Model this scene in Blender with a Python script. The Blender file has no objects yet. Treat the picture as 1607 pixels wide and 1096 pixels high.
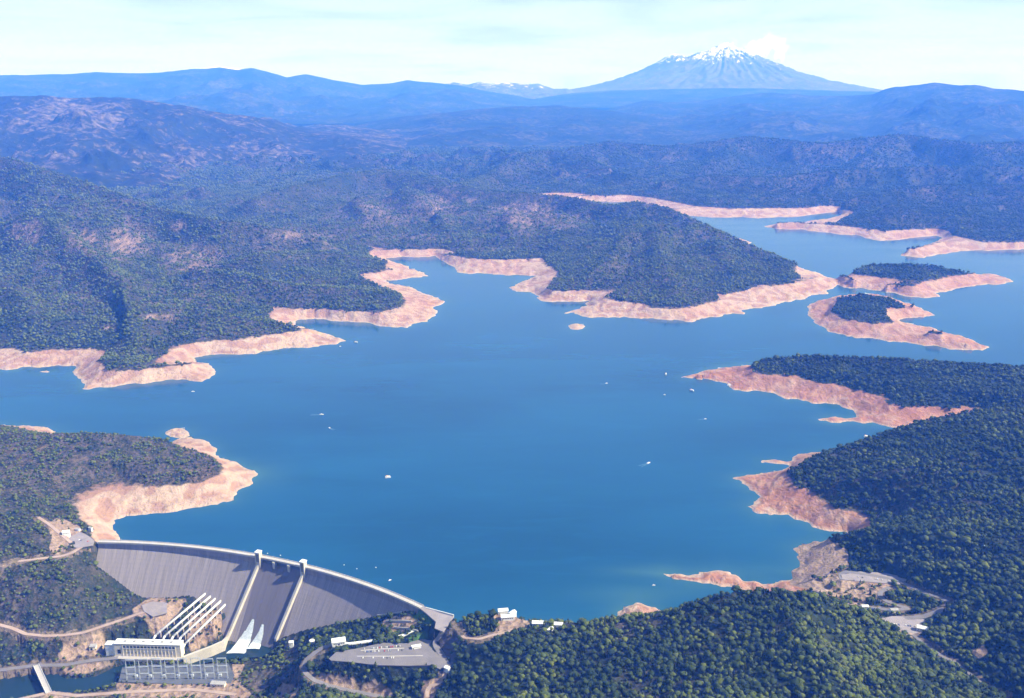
import bpy, bmesh, math, random
import numpy as np
from mathutils import Vector, Matrix

S = bpy.context.scene
# ------------------------------------------------------------------ camera
CAM_H = 1000.0                       # metres above the lake surface (z = 0)
FPX, HOR, PW, PH = 1450.0, 120.0, 1607.0, 1096.0
PITCH = math.atan((PH / 2 - HOR) / FPX)
cam = bpy.data.objects.new('camera', bpy.data.cameras.new('camera'))
S.collection.objects.link(cam)
cam.location = (0, 0, CAM_H)
cam.rotation_euler = (math.pi / 2 - PITCH, 0, 0)
cam.data.sensor_width = 36.0
cam.data.lens = 36.0 * FPX / PW
cam.data.clip_start = 5.0
cam.data.clip_end = 250000.0
S.camera = cam

# ------------------------------------------------------------------ sun, sky, exposure
SUN_EL = math.radians(42)
SUN_H = Vector((0.985, -0.15)).normalized()          # towards the sun, plan
SUN_AZ = math.atan2(SUN_H.x, SUN_H.y)
SUN_DIR = Vector((SUN_H.x * math.cos(SUN_EL), SUN_H.y * math.cos(SUN_EL), math.sin(SUN_EL)))
sl = bpy.data.lights.new('sun', 'SUN')
sl.energy = 5.0
sl.angle = math.radians(0.5)
sl.color = (1.0, 0.975, 0.95)
sun = bpy.data.objects.new('sun', sl)
S.collection.objects.link(sun)
sun.rotation_euler = SUN_DIR.to_track_quat('Z', 'Y').to_euler()
sun.location = (3000, -1500, 3000)

W = bpy.data.worlds.new('World')
S.world = W
W.use_nodes = True
wn, wl = W.node_tree.nodes, W.node_tree.links
wn.clear()
w_out = wn.new('ShaderNodeOutputWorld')
w_bg = wn.new('ShaderNodeBackground')
w_sky = wn.new('ShaderNodeTexSky')
w_sky.sky_type = 'NISHITA'
w_sky.sun_disc = False
w_sky.sun_elevation = SUN_EL
w_sky.sun_rotation = SUN_AZ
w_sky.altitude = 1300
w_sky.air_density = 1.0
w_sky.dust_density = 1.0
w_sky.ozone_density = 1.5
w_bg.inputs['Strength'].default_value = 0.055
# thin high cloud over the whole sky
tc = wn.new('ShaderNodeTexCoord')
sep = wn.new('ShaderNodeSeparateXYZ')
wl.new(tc.outputs['Generated'], sep.inputs[0])
def wmath(op, a, b=None, c=None):
    n = wn.new('ShaderNodeMath'); n.operation = op
    for i, v in enumerate((a, b, c)):
        if v is None: continue
        if isinstance(v, (int, float)): n.inputs[i].default_value = v
        else: wl.new(v, n.inputs[i])
    return n.outputs[0]
zc = wmath('ADD', wmath('MAXIMUM', sep.outputs[2], 0.0), 0.06)
px_ = wmath('DIVIDE', sep.outputs[0], zc)
py_ = wmath('DIVIDE', sep.outputs[1], zc)
comb = wn.new('ShaderNodeCombineXYZ')
wl.new(px_, comb.inputs[0]); wl.new(py_, comb.inputs[1])
cn = wn.new('ShaderNodeTexNoise')
cn.inputs['Scale'].default_value = 0.55
cn.inputs['Detail'].default_value = 7.0
cn.inputs['Roughness'].default_value = 0.55
cn.inputs['Distortion'].default_value = 0.6
wl.new(comb.outputs[0], cn.inputs['Vector'])
cr = wn.new('ShaderNodeMapRange')
cr.inputs['From Min'].default_value = 0.34
cr.inputs['From Max'].default_value = 0.68
cr.inputs['To Min'].default_value = 0.045
cr.inputs['To Max'].default_value = 0.24
wl.new(cn.outputs['Fac'], cr.inputs['Value'])
# a thin veil: opaque along the horizon, clear overhead
veil = wmath('SUBTRACT', 1.0, wmath('EXPONENT', wmath('MULTIPLY', wmath('DIVIDE', cr.outputs[0], zc), -1.0)))
wmix = wn.new('ShaderNodeMix'); wmix.data_type = 'RGBA'
wl.new(veil, wmix.inputs[0])
wl.new(w_sky.outputs[0], wmix.inputs[6])
wmix.inputs[7].default_value = (9.0, 11.4, 13.6, 1)
# ragged cloud standing beside the summit of the volcano
cdir = Vector((1196 - PW / 2, FPX * math.cos(PITCH) - (74 - PH / 2) * math.sin(PITCH), -FPX * math.sin(PITCH) - (74 - PH / 2) * math.cos(PITCH))).normalized()
def wvec(op, a, b):
    n = wn.new('ShaderNodeVectorMath'); n.operation = op
    for i, v in enumerate((a, b)):
        if hasattr(v, 'is_output'): wl.new(v, n.inputs[i])
        else: n.inputs[i].default_value = v
    return n.outputs[0]
dv = wvec('MULTIPLY', wvec('SUBTRACT', tc.outputs['Generated'], tuple(cdir)), (34.0, 34.0, 78.0))
dlen = wn.new('ShaderNodeVectorMath'); dlen.operation = 'LENGTH'; wl.new(dv, dlen.inputs[0])
pn = wn.new('ShaderNodeTexNoise'); pn.inputs['Scale'].default_value = 95.0; pn.inputs['Detail'].default_value = 6.0; pn.inputs['Roughness'].default_value = .6
wl.new(tc.outputs['Generated'], pn.inputs['Vector'])
puff = wn.new('ShaderNodeMapRange'); puff.inputs['From Min'].default_value = .50; puff.inputs['From Max'].default_value = .72
wl.new(wmath('SUBTRACT', wmath('ADD', pn.outputs['Fac'], .28), wmath('MULTIPLY', dlen.outputs['Value'], .30)), puff.inputs['Value'])
wmix2 = wn.new('ShaderNodeMix'); wmix2.data_type = 'RGBA'
wl.new(wmath('MULTIPLY', puff.outputs[0], .5), wmix2.inputs[0]); wl.new(wmix.outputs[2], wmix2.inputs[6]); wmix2.inputs[7].default_value = (21.0, 23.0, 24.0, 1)
wl.new(wmix2.outputs[2], w_bg.inputs['Color'])
wl.new(w_bg.outputs[0], w_out.inputs['Surface'])

S.view_settings.view_transform = 'Standard'
S.view_settings.look = 'None'
S.view_settings.gamma = 1.0
S.view_settings.exposure = 0.9
S.render.engine = 'CYCLES'
S.cycles.use_denoising = True
S.cycles.max_bounces = 4
S.cycles.diffuse_bounces = 2
S.cycles.glossy_bounces = 2
S.cycles.transmission_bounces = 2
S.cycles.volume_bounces = 2
S.cycles.transparent_max_bounces = 6

# ------------------------------------------------------------------ helpers
rng = np.random.default_rng(7)
random.seed(7)
CP, SP = math.cos(PITCH), math.sin(PITCH)

def un(u, v, z):
    """photograph pixel + height -> world x, y (arrays welcome)"""
    u = np.asarray(u, float); v = np.asarray(v, float); z = np.asarray(z, float)
    dx = u - PW / 2
    dy = FPX * CP - (v - PH / 2) * SP
    dz = -FPX * SP - (v - PH / 2) * CP
    t = (z - CAM_H) / dz
    return dx * t, dy * t

def P(u, v, z):
    x, y = un(u, v, z)
    return Vector((float(x), float(y), float(z)))

def proj(x, y, z):
    zz = z - CAM_H
    fwd = y * CP - zz * SP
    up = y * SP + zz * CP
    fwd = np.maximum(fwd, 1e-3)
    return PW / 2 + FPX * x / fwd, PH / 2 - FPX * up / fwd

def inside(poly, u, v):
    poly = np.asarray(poly, float)
    r = np.zeros(u.shape, bool)
    b = (u >= poly[:, 0].min()) & (u <= poly[:, 0].max()) & (v >= poly[:, 1].min()) & (v <= poly[:, 1].max())
    uu, vv = u[b], v[b]
    rr = np.zeros(uu.shape, bool)
    n = len(poly)
    for i in range(n):
        x1, y1 = poly[i]; x2, y2 = poly[(i + 1) % n]
        if y1 == y2: continue
        c = (y1 > vv) != (y2 > vv)
        rr ^= c & (uu < (x2 - x1) * (vv - y1) / (y2 - y1) + x1)
    r[b] = rr
    return r

def frac(pl, amp=0.10, minlen=5.0, seed=1, closed=False):
    """roughen a traced pixel line by midpoint displacement"""
    g = random.Random(seed)
    pl = [tuple(p) for p in pl]
    if closed: pl = pl + [pl[0]]
    def sub(a, b, d):
        L = math.hypot(b[0] - a[0], (b[1] - a[1]) * 2)
        if L < minlen or d > 4 or L > 250: return [a]
        o = g.gauss(0, amp) * L
        m = ((a[0] + b[0]) / 2 + (b[1] - a[1]) / max(L, .1) * o * 2, (a[1] + b[1]) / 2 - (b[0] - a[0]) / max(L, .1) * o * 0.35)
        return sub(a, m, d + 1) + sub(m, b, d + 1)
    out = []
    for a, b in zip(pl[:-1], pl[1:]): out += sub(a, b, 0)
    if not closed: out.append(pl[-1])
    return out

# --- noise on arrays
_perm = np.random.default_rng(3).permutation(256)
_perm = np.concatenate([_perm, _perm, _perm])
_ga = np.random.default_rng(4).uniform(0, 2 * np.pi, 256)
_gx, _gy = np.cos(_ga), np.sin(_ga)
def perlin(x, y):
    xi = np.floor(x).astype(int); yi = np.floor(y).astype(int)
    xf = x - xi; yf = y - yi
    xi &= 255; yi &= 255
    u = xf * xf * xf * (xf * (xf * 6 - 15) + 10); v = yf * yf * yf * (yf * (yf * 6 - 15) + 10)
    def g(a, b, dx, dy):
        h = _perm[_perm[a] + b]
        return _gx[h] * dx + _gy[h] * dy
    n00 = g(xi, yi, xf, yf); n10 = g(xi + 1, yi, xf - 1, yf)
    n01 = g(xi, yi + 1, xf, yf - 1); n11 = g(xi + 1, yi + 1, xf - 1, yf - 1)
    a = n00 + u * (n10 - n00); b = n01 + u * (n11 - n01)
    return (a + v * (b - a)) * 1.4
def fbm(x, y, sc, oct=4, gain=.5):
    r = 0; a = 1; f = 1.0 / sc
    for i in range(oct):
        r = r + a * perlin(x * f + 17.3 * i, y * f - 9.1 * i); a *= gain; f *= 2.03
    return r
def ridged(x, y, sc, oct=4, gain=.5):
    r = 0; a = 1; f = 1.0 / sc; w = 1.0; t = 0
    for i in range(oct):
        n = 1 - np.abs(perlin(x * f + 31.7 * i, y * f + 5.3 * i)) * 1.6
        n = np.clip(n, 0, 1) ** 1.5 * w
        r = r + a * n; t += a
        w = np.clip(n * 1.3, 0, 1); a *= gain; f *= 2.05
    return r / t

def link(o, parent=None):
    S.collection.objects.link(o)
    if parent is not None: o.parent = parent
    return o
def tag(o, label=None, cat=None, group=None, kind=None):
    if label: o['label'] = label
    if cat: o['category'] = cat
    if group: o['group'] = group
    if kind: o['kind'] = kind
    return o
def empty(name, loc=(0, 0, 0), rz=0.0):
    o = bpy.data.objects.new(name, None)
    o.location = loc; o.rotation_euler = (0, 0, rz)
    return link(o)
def mesh_np(name, co, quads, mat=None, smooth=True, attrs=None, parent=None):
    me = bpy.data.meshes.new(name)
    n, m = len(co), len(quads)
    k = quads.shape[1]
    me.vertices.add(n); me.vertices.foreach_set('co', np.asarray(co, np.float32).ravel())
    me.loops.add(m * k); me.loops.foreach_set('vertex_index', np.asarray(quads, np.int32).ravel())
    me.polygons.add(m)
    me.polygons.foreach_set('loop_start', np.arange(0, m * k, k, dtype=np.int32))
    me.polygons.foreach_set('loop_total', np.full(m, k, np.int32))
    if smooth: me.polygons.foreach_set('use_smooth', np.ones(m, bool))
    me.update(calc_edges=True)
    for an, av in (attrs or {}).items():
        a = me.attributes.new(an, 'FLOAT', 'POINT'); a.data.foreach_set('value', np.asarray(av, np.float32))
    if mat: me.materials.append(mat)
    o = bpy.data.objects.new(name, me)
    return link(o, parent)
class MB:
    def __init__(s): s.v = []; s.f = []
    def add(s, vs, fs):
        b = len(s.v); s.v += [tuple(v) for v in vs]; s.f += [tuple(i + b for i in f) for f in fs]; return s
    def hexa(s, lo, hi):
        """8 corners: lower ring of 4, upper ring of 4"""
        return s.add(list(lo) + list(hi), [(3, 2, 1, 0), (4, 5, 6, 7), (0, 1, 5, 4), (1, 2, 6, 5), (2, 3, 7, 6), (3, 0, 4, 7)])
    def box(s, c, d, rz=0.0):
        cx, cy, cz = c; a, b, h = d[0] / 2, d[1] / 2, d[2] / 2
        ca, sa = math.cos(rz), math.sin(rz)
        r = [(cx + x * ca - y * sa, cy + x * sa + y * ca) for x, y in ((-a, -b), (a, -b), (a, b), (-a, b))]
        return s.hexa([(x, y, cz - h) for x, y in r], [(x, y, cz + h) for x, y in r])
    def bar(s, a, b, r, n=6, r2=None):
        a = Vector(a); b = Vector(b); d = (b - a).normalized(); r2 = r if r2 is None else r2
        x = d.orthogonal().normalized(); y = d.cross(x)
        vs = [a + (x * math.cos(2 * math.pi * i / n) + y * math.sin(2 * math.pi * i / n)) * r for i in range(n)]
        vs += [b + (x * math.cos(2 * math.pi * i / n) + y * math.sin(2 * math.pi * i / n)) * r2 for i in range(n)]
        fs = [(i, (i + 1) % n, n + (i + 1) % n, n + i) for i in range(n)] + [tuple(range(n - 1, -1, -1)), tuple(range(n, 2 * n))]
        return s.add(vs, fs)
    def prism(s, pts, z0, z1):
        n = len(pts)
        s.add([(x, y, z0) for x, y in pts] + [(x, y, z1) for x, y in pts],
              [tuple(range(n - 1, -1, -1)), tuple(range(n, 2 * n))] + [(i, (i + 1) % n, n + (i + 1) % n, n + i) for i in range(n)])
        return s
    def build(s, name, mat, parent=None, smooth=False):
        me = bpy.data.meshes.new(name); me.from_pydata(s.v, [], s.f); me.update()
        if smooth: me.polygons.foreach_set('use_smooth', np.ones(len(me.polygons), bool))
        if mat: me.materials.append(mat)
        return link(bpy.data.objects.new(name, me), parent)

# ------------------------------------------------------------------ material helpers
class NT:
    def __init__(s, name):
        s.m = bpy.data.materials.new(name); s.m.use_nodes = True
        s.n = s.m.node_tree.nodes; s.l = s.m.node_tree.links
        s.b = s.n['Principled BSDF']; s.out = s.n['Material Output']
        s.b.inputs['Specular IOR Level'].default_value = 0.15
    def put(s, sock, v):
        if hasattr(v, 'is_output'): s.l.new(v, sock)
        elif isinstance(v, tuple) and len(v) == 3 and sock.type == 'RGBA': sock.default_value = (*v, 1)
        else: sock.default_value = v
    def math(s, op, a, b=0.0, c=0.0, clamp=False):
        n = s.n.new('ShaderNodeMath'); n.operation = op; n.use_clamp = clamp
        for i, v in enumerate((a, b, c)): s.put(n.inputs[i], v)
        return n.outputs[0]
    def noise(s, vec, scale, detail=4, rough=.55, dist=0.0):
        n = s.n.new('ShaderNodeTexNoise')
        s.put(n.inputs['Scale'], scale); s.put(n.inputs['Detail'], float(detail)); s.put(n.inputs['Roughness'], rough); s.put(n.inputs['Distortion'], dist)
        if vec is not None: s.l.new(vec, n.inputs['Vector'])
        return n.outputs['Fac']
    def vor(s, vec, scale, out='Distance'):
        n = s.n.new('ShaderNodeTexVoronoi'); s.put(n.inputs['Scale'], scale)
        if vec is not None: s.l.new(vec, n.inputs['Vector'])
        return n.outputs[out]
    def rng(s, v, a, b, c=0.0, d=1.0, smooth=False):
        n = s.n.new('ShaderNodeMapRange'); n.clamp = True
        if smooth: n.interpolation_type = 'SMOOTHSTEP'
        s.put(n.inputs['Value'], v)
        for k, x in (('From Min', a), ('From Max', b), ('To Min', c), ('To Max', d)): s.put(n.inputs[k], x)
        return n.outputs[0]
    def mix(s, f, a, b, blend='MIX'):
        n = s.n.new('ShaderNodeMix'); n.data_type = 'RGBA'; n.blend_type = blend
        s.put(n.inputs[0], f); s.put(n.inputs[6], a); s.put(n.inputs[7], b)
        return n.outputs[2]
    def pos(s): return s.n.new('ShaderNodeNewGeometry').outputs['Position']
    def obj(s): return s.n.new('ShaderNodeTexCoord').outputs['Object']
    def uv(s): return s.n.new('ShaderNodeTexCoord').outputs['UV']
    def xyz(s, v):
        n = s.n.new('ShaderNodeSeparateXYZ'); s.l.new(v, n.inputs[0]); return n.outputs
    def att(s, name):
        n = s.n.new('ShaderNodeAttribute'); n.attribute_name = name; return n.outputs['Fac']
    def rand(s): return s.n.new('ShaderNodeObjectInfo').outputs['Random']
    def scale(s, v, xyz):
        n = s.n.new('ShaderNodeMapping'); s.l.new(v, n.inputs['Vector']); n.inputs['Scale'].default_value = xyz; return n.outputs[0]
    def bump(s, h, dist, strength=1.0):
        n = s.n.new('ShaderNodeBump'); s.put(n.inputs['Height'], h); s.put(n.inputs['Distance'], dist); s.put(n.inputs['Strength'], strength)
        s.l.new(n.outputs[0], s.b.inputs['Normal'])
    def done(s, col, rough=.9):
        s.put(s.b.inputs['Base Color'], col); s.put(s.b.inputs['Roughness'], rough); return s.m
def plain(name, col, rough=.8, var=.12, sc=.15, spec=.2):
    t = NT(name); t.b.inputs['Specular IOR Level'].default_value = spec
    n = t.noise(t.obj(), sc, 5, .6)
    c = t.mix(t.rng(n, .3, .7), tuple(x * (1 - var) for x in col), tuple(min(1, x * (1 + var)) for x in col))
    return t.done(c, rough)
# ================================================================== PLAN OF THE PLACE (traced pixels + chosen heights)
RING = 36.0        # full-pool line: below it the shore is bare
CREST = 38.0       # dam crest road
# ---- dam axis in plan: smooth curve through the traced crest
_cpx = np.array([(154, 850), (201, 850.5), (261, 853), (310, 858), (366, 867), (414, 875), (473, 887), (520, 898), (548, 907), (600, 926), (634, 939.5), (662, 953)], float)
_cx, _cy = un(_cpx[:, 0], _cpx[:, 1], CREST)
_t = np.concatenate([[0], np.cumsum(np.hypot(np.diff(_cx), np.diff(_cy)))])
_fx, _fy = np.polyfit(_t, _cx, 3), np.polyfit(_t, _cy, 3)
DAM_L = float(_t[-1])
_ss = np.linspace(0, DAM_L, 400)
_ax, _ay = np.polyval(_fx, _ss), np.polyval(_fy, _ss)
def dam_frame(s):
    p = Vector((np.polyval(_fx, s), np.polyval(_fy, s), 0))
    t = Vector((np.polyval(np.polyder(_fx), s), np.polyval(np.polyder(_fy), s), 0)).normalized()
    return p, t, Vector((t.y, -t.x, 0))       # axis point, tangent, downstream normal
_tn = np.array([[*dam_frame(s)[1][:2], *dam_frame(s)[2][:2]] for s in _ss])
def dam_coords(x, y):
    """plan point(s) -> (s along the crest, offset downstream)"""
    x = np.atleast_1d(np.asarray(x, float)); y = np.atleast_1d(np.asarray(y, float))
    d2 = (x[:, None] - _ax[None]) ** 2 + (y[:, None] - _ay[None]) ** 2
    i = d2.argmin(1)
    dx, dy = x - _ax[i], y - _ay[i]
    return _ss[i] + dx * _tn[i, 0] + dy * _tn[i, 1], dx * _tn[i, 2] + dy * _tn[i, 3]
VERT = 15.0        # height of the plumb top of the downstream face
def face_z(o): return CREST - VERT - (o - 5.0) / 0.80
def face_o(z): return 5.0 + 0.80 * (CREST - VERT - z)
def on_face(u, v):
    """pixel -> point on the sloping downstream face"""
    z = np.linspace(CREST - VERT, -140, 400)
    x, y = un(np.full_like(z, u), np.full_like(z, v), z)
    s, o = dam_coords(x, y)
    k = np.abs(o - face_o(z)).argmin()
    return float(x[k]), float(y[k]), float(z[k]), float(s[k])

# ---- the lake, as its shoreline projects at z = 0
SH_C = [(20, 581), (28, 580), (45, 575), (60, 577), (85, 575), (104, 575), (120, 576), (113, 587), (122, 593), (132, 603), (128, 611), (141, 612), (158, 608), (185, 606), (210, 602), (240, 600), (270, 596), (295, 596), (318, 599), (331, 592), (338, 585), (333, 576), (322, 570), (306, 567),
        (303, 562), (330, 557), (360, 557), (400, 556), (420, 551), (440, 548), (470, 546), (500, 544), (530, 540), (542, 535), (525, 528), (508, 523), (484, 517), (462, 506),
        (470, 502), (495, 500), (520, 504), (540, 505), (580, 507), (592, 511), (620, 514), (640, 515), (650, 508), (672, 505), (684, 496), (688, 488), (680, 484), (692, 478), (700, 473), (688, 467), (668, 462), (658, 457), (648, 452), (632, 448), (612, 445), (604, 440), (640, 437), (674, 434), (665, 428), (645, 423), (640, 418), (622, 413), (606, 406),
        (625, 404), (655, 404), (682, 402), (690, 408), (700, 413), (715, 420), (717, 427), (740, 430), (780, 431), (815, 432), (845, 434), (820, 441), (797, 451), (806, 456), (828, 458), (850, 468), (836, 466), (852, 473), (880, 474), (905, 474), (925, 473), (884, 493), (900, 491), (912, 496), (925, 499), (950, 499), (980, 497), (1010, 500), (1040, 502), (1060, 502), (1085, 506), (1100, 500), (1132, 497), (1136, 494), (1150, 492), (1172, 494), (1166, 487), (1187, 484), (1215, 480), (1240, 474), (1262, 470), (1272, 464), (1300, 462), (1298, 456), (1312, 450), (1318, 444)]
SH_CB = [(1312, 438), (1290, 431), (1262, 425), (1232, 413), (1206, 405), (1186, 393), (1165, 386), (1182, 380), (1150, 375), (1120, 368), (1108, 362), (1093, 350), (1076, 345), (1058, 343), (1040, 341), (1015, 335), (990, 330), (950, 325), (900, 323), (860, 319), (846, 314)]
SH_E = [(855, 313), (900, 314), (950, 316), (1000, 317), (1012, 319), (1036, 331), (1060, 338), (1100, 340), (1140, 342), (1190, 343), (1240, 341), (1285, 336), (1318, 333)]
SH_F = [(1320, 338), (1290, 345), (1250, 350), (1218, 352), (1197, 356), (1222, 360), (1260, 360), (1270, 363), (1310, 367), (1350, 371), (1380, 378), (1410, 377), (1440, 373), (1470, 370), (1478, 374), (1452, 385), (1420, 396), (1408, 402), (1430, 403), (1450, 405), (1462, 402), (1490, 398), (1515, 394), (1540, 393), (1570, 393), (1607, 391), (1900, 386), (2600, 380)]
SH_BB = [(2600, 610), (1900, 594), (1607, 584), (1500, 578), (1400, 570), (1300, 568), (1230, 570), (1190, 579), (1172, 573), (1140, 576), (1110, 581), (1085, 588), (1066, 592)]
SH_B = [(1090, 594), (1115, 596), (1145, 604), (1150, 612), (1165, 614), (1195, 615), (1216, 617), (1235, 627), (1265, 629), (1272, 633), (1310, 634), (1321, 640), (1336, 643), (1346, 655), (1312, 654), (1290, 656), (1282, 659), (1300, 663), (1340, 662), (1370, 664), (1382, 668), (1402, 672), (1432, 671), (1470, 668), (1520, 662), (1530, 668), (1480, 690), (1400, 702), (1362, 702), (1345, 703), (1330, 706), (1305, 710), (1270, 709), (1250, 714), (1234, 724), (1212, 721), (1190, 722), (1196, 726), (1240, 730), (1228, 738), (1195, 743), (1165, 747), (1149, 752), (1165, 757), (1172, 763), (1180, 770), (1192, 778), (1174, 795), (1182, 803), (1210, 809), (1236, 808), (1255, 817), (1275, 827), (1302, 834), (1330, 838), (1325, 850), (1297, 848), (1275, 850), (1252, 855), (1246, 861), (1254, 872), (1252, 889), (1240, 898), (1246, 907), (1230, 912), (1205, 915), (1168, 912), (1150, 903), (1132, 896), (1110, 898), (1070, 902), (1038, 900), (1055, 907), (1085, 914), (1120, 919), (1152, 922), (1178, 930), (1160, 948), (1120, 966), (1062, 982), (1044, 966), (1030, 953), (1003, 947), (982, 950), (973, 957), (966, 972), (930, 990), (860, 992), (790, 990), (740, 990), (706, 990)]
SH_DAM_S = [(float(_ss[i]), -1.0) for i in range(399, -1, -25)]
SH_A = [(186, 842), (178, 830), (180, 816), (198, 811), (225, 808), (255, 807), (290, 799), (330, 793), (374, 787), (366, 784), (384, 766), (398, 754), (405, 746), (385, 733), (368, 723), (345, 719), (336, 714), (344, 704), (322, 692), (300, 687), (283, 688), (272, 692), (262, 698), (200, 694), (120, 688), (84, 678), (60, 669), (45, 668), (20, 668), (-200, 655), (-900, 635)]
_dampx = []
for s_, o_ in SH_DAM_S:
    p_, t_, n_ = dam_frame(s_)
    q_ = p_ + n_ * o_
    a_, b_ = proj(np.array(q_.x), np.array(q_.y), 0.0)
    _dampx.append((float(a_), float(b_)))
LAKE = [(-900, 545), (-200, 572)] + frac(SH_C, .10, 5, 1) + frac(SH_CB, .08, 5, 2) + frac(SH_E, .06, 5, 3) + frac(SH_F, .08, 5, 4) + frac(SH_BB, .06, 6, 5) + frac(SH_B, .10, 6, 6) + _dampx + frac(SH_A, .09, 6, 7)
ISL_N = [(1308, 446), (1318, 437), (1345, 429), (1400, 424), (1470, 426), (1530, 431), (1560, 431), (1580, 436), (1591, 441), (1570, 447), (1550, 446), (1530, 449), (1508, 452), (1490, 457), (1468, 460), (1480, 467), (1450, 468), (1430, 467), (1412, 463), (1395, 459), (1370, 456), (1345, 452), (1325, 452)]
ISL_S = [(1264, 481), (1276, 476), (1300, 469), (1318, 464), (1350, 461), (1380, 463), (1405, 470), (1436, 479), (1452, 487), (1471, 496), (1450, 498), (1422, 500), (1408, 505), (1440, 511), (1470, 518), (1500, 526), (1530, 536), (1556, 546), (1540, 550), (1508, 549), (1480, 546), (1450, 543), (1425, 538), (1395, 537), (1370, 531), (1342, 531), (1326, 527), (1300, 522), (1296, 516), (1278, 508), (1273, 499), (1268, 490)]
def ell(cx, cy, rx, ry, n=14): return [(cx + rx * math.cos(2 * math.pi * i / n), cy + ry * math.sin(2 * math.pi * i / n)) for i in range(n)]
ISLETS = [(frac(ell(280, 680, 19, 8), .12, 4, 11, True), 9.0), (frac(ell(905, 513, 13, 5), .12, 4, 12, True), 8.0), (frac(ell(72, 584, 9, 1.6), .1, 4, 13, True), 2.0)]
ISLANDS = [frac(ISL_N, .1, 5, 8, True), frac(ISL_S, .1, 5, 9, True)]

# ---- full-pool line (front of the trees) traced, at z = RING
TREE = [
    [(268, 696), (285, 702), (310, 709), (335, 717), (346, 728), (343, 742), (320, 752), (285, 758), (250, 760), (215, 758), (185, 748), (163, 756), (135, 765), (103, 780), (112, 793), (118, 808), (130, 820), (146, 830)],
    [(20, 546), (45, 550), (65, 550), (100, 547), (130, 547), (160, 548), (172, 553), (152, 566), (170, 574), (168, 580), (200, 579), (240, 575), (280, 572), (300, 568)],
    [(262, 543), (300, 538), (350, 532), (380, 530), (420, 524), (450, 520), (482, 514)],
    [(420, 482), (440, 481), (470, 483), (520, 484), (560, 488), (595, 490), (620, 488), (632, 480), (634, 466), (624, 457), (600, 448), (575, 438), (563, 430), (600, 424), (618, 421)],
    [(548, 386), (585, 387), (602, 391), (640, 391), (688, 390)],
    [(690, 399), (725, 403), (740, 405), (790, 407), (850, 405), (856, 413), (880, 427), (864, 443), (860, 452), (872, 455), (900, 454), (930, 455), (972, 453), (946, 467), (960, 472), (985, 474), (1010, 477), (1022, 482), (1050, 482), (1080, 482), (1105, 475), (1130, 470), (1128, 462), (1150, 460), (1180, 455), (1192, 447), (1215, 446), (1240, 443), (1270, 437), (1284, 432)],
    [(1320, 432), (1345, 441), (1380, 447), (1430, 448), (1440, 443), (1470, 437), (1500, 431), (1528, 428)],
    [(1315, 466), (1312, 475), (1305, 488), (1320, 496), (1345, 502), (1370, 506), (1398, 503), (1388, 496), (1388, 482), (1415, 478)],
    [(1050, 327), (1090, 325), (1160, 328), (1200, 328), (1260, 326), (1312, 320)], [(856, 309), (900, 309), (950, 307), (1005, 304)],
    [(1218, 350), (1240, 348), (1290, 350), (1330, 354), (1360, 358), (1390, 362), (1420, 360), (1450, 360)], [(1425, 390), (1450, 385), (1480, 378), (1520, 376), (1560, 379), (1607, 379), (1900, 374)],
    [(1179, 574), (1181, 582), (1200, 586), (1250, 588), (1280, 597), (1310, 602), (1350, 602), (1385, 606), (1388, 618), (1396, 634), (1430, 636), (1480, 638), (1530, 637), (1560, 637)],
    [(1236, 738), (1245, 750), (1250, 760), (1270, 765), (1285, 775), (1305, 782), (1300, 788), (1320, 797), (1350, 799), (1380, 805), (1412, 815)],
    [(1300, 843), (1312, 853), (1340, 863), (1330, 880), (1334, 890), (1350, 897)],
    [(1275, 908), (1305, 925), (1340, 945)],
]
LOWBARE = [([(1050, 903.5), (1090, 906), (1120, 905), (1150, 911)], 6.0), ([(1205, 916), (1230, 918)], 5.0), ([(985, 954), (1005, 954), (1030, 960)], 9.0), ([(1090, 589), (1130, 586), (1160, 583)], 14.0),
           ([(1195, 751), (1220, 749)], 14.0), ([(1440, 523), (1475, 528), (1510, 538), (1535, 545)], 16.0), ([(1420, 489), (1450, 493)], 12.0), ([(1300, 480), (1295, 500), (1330, 515), (1380, 520)], 18.0), ([(1545, 437), (1575, 441)], 10.0), ([(1320, 447), (1350, 449), (1370, 451)], 6.0), ([(300, 694), (330, 703)], 10.0)]
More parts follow.
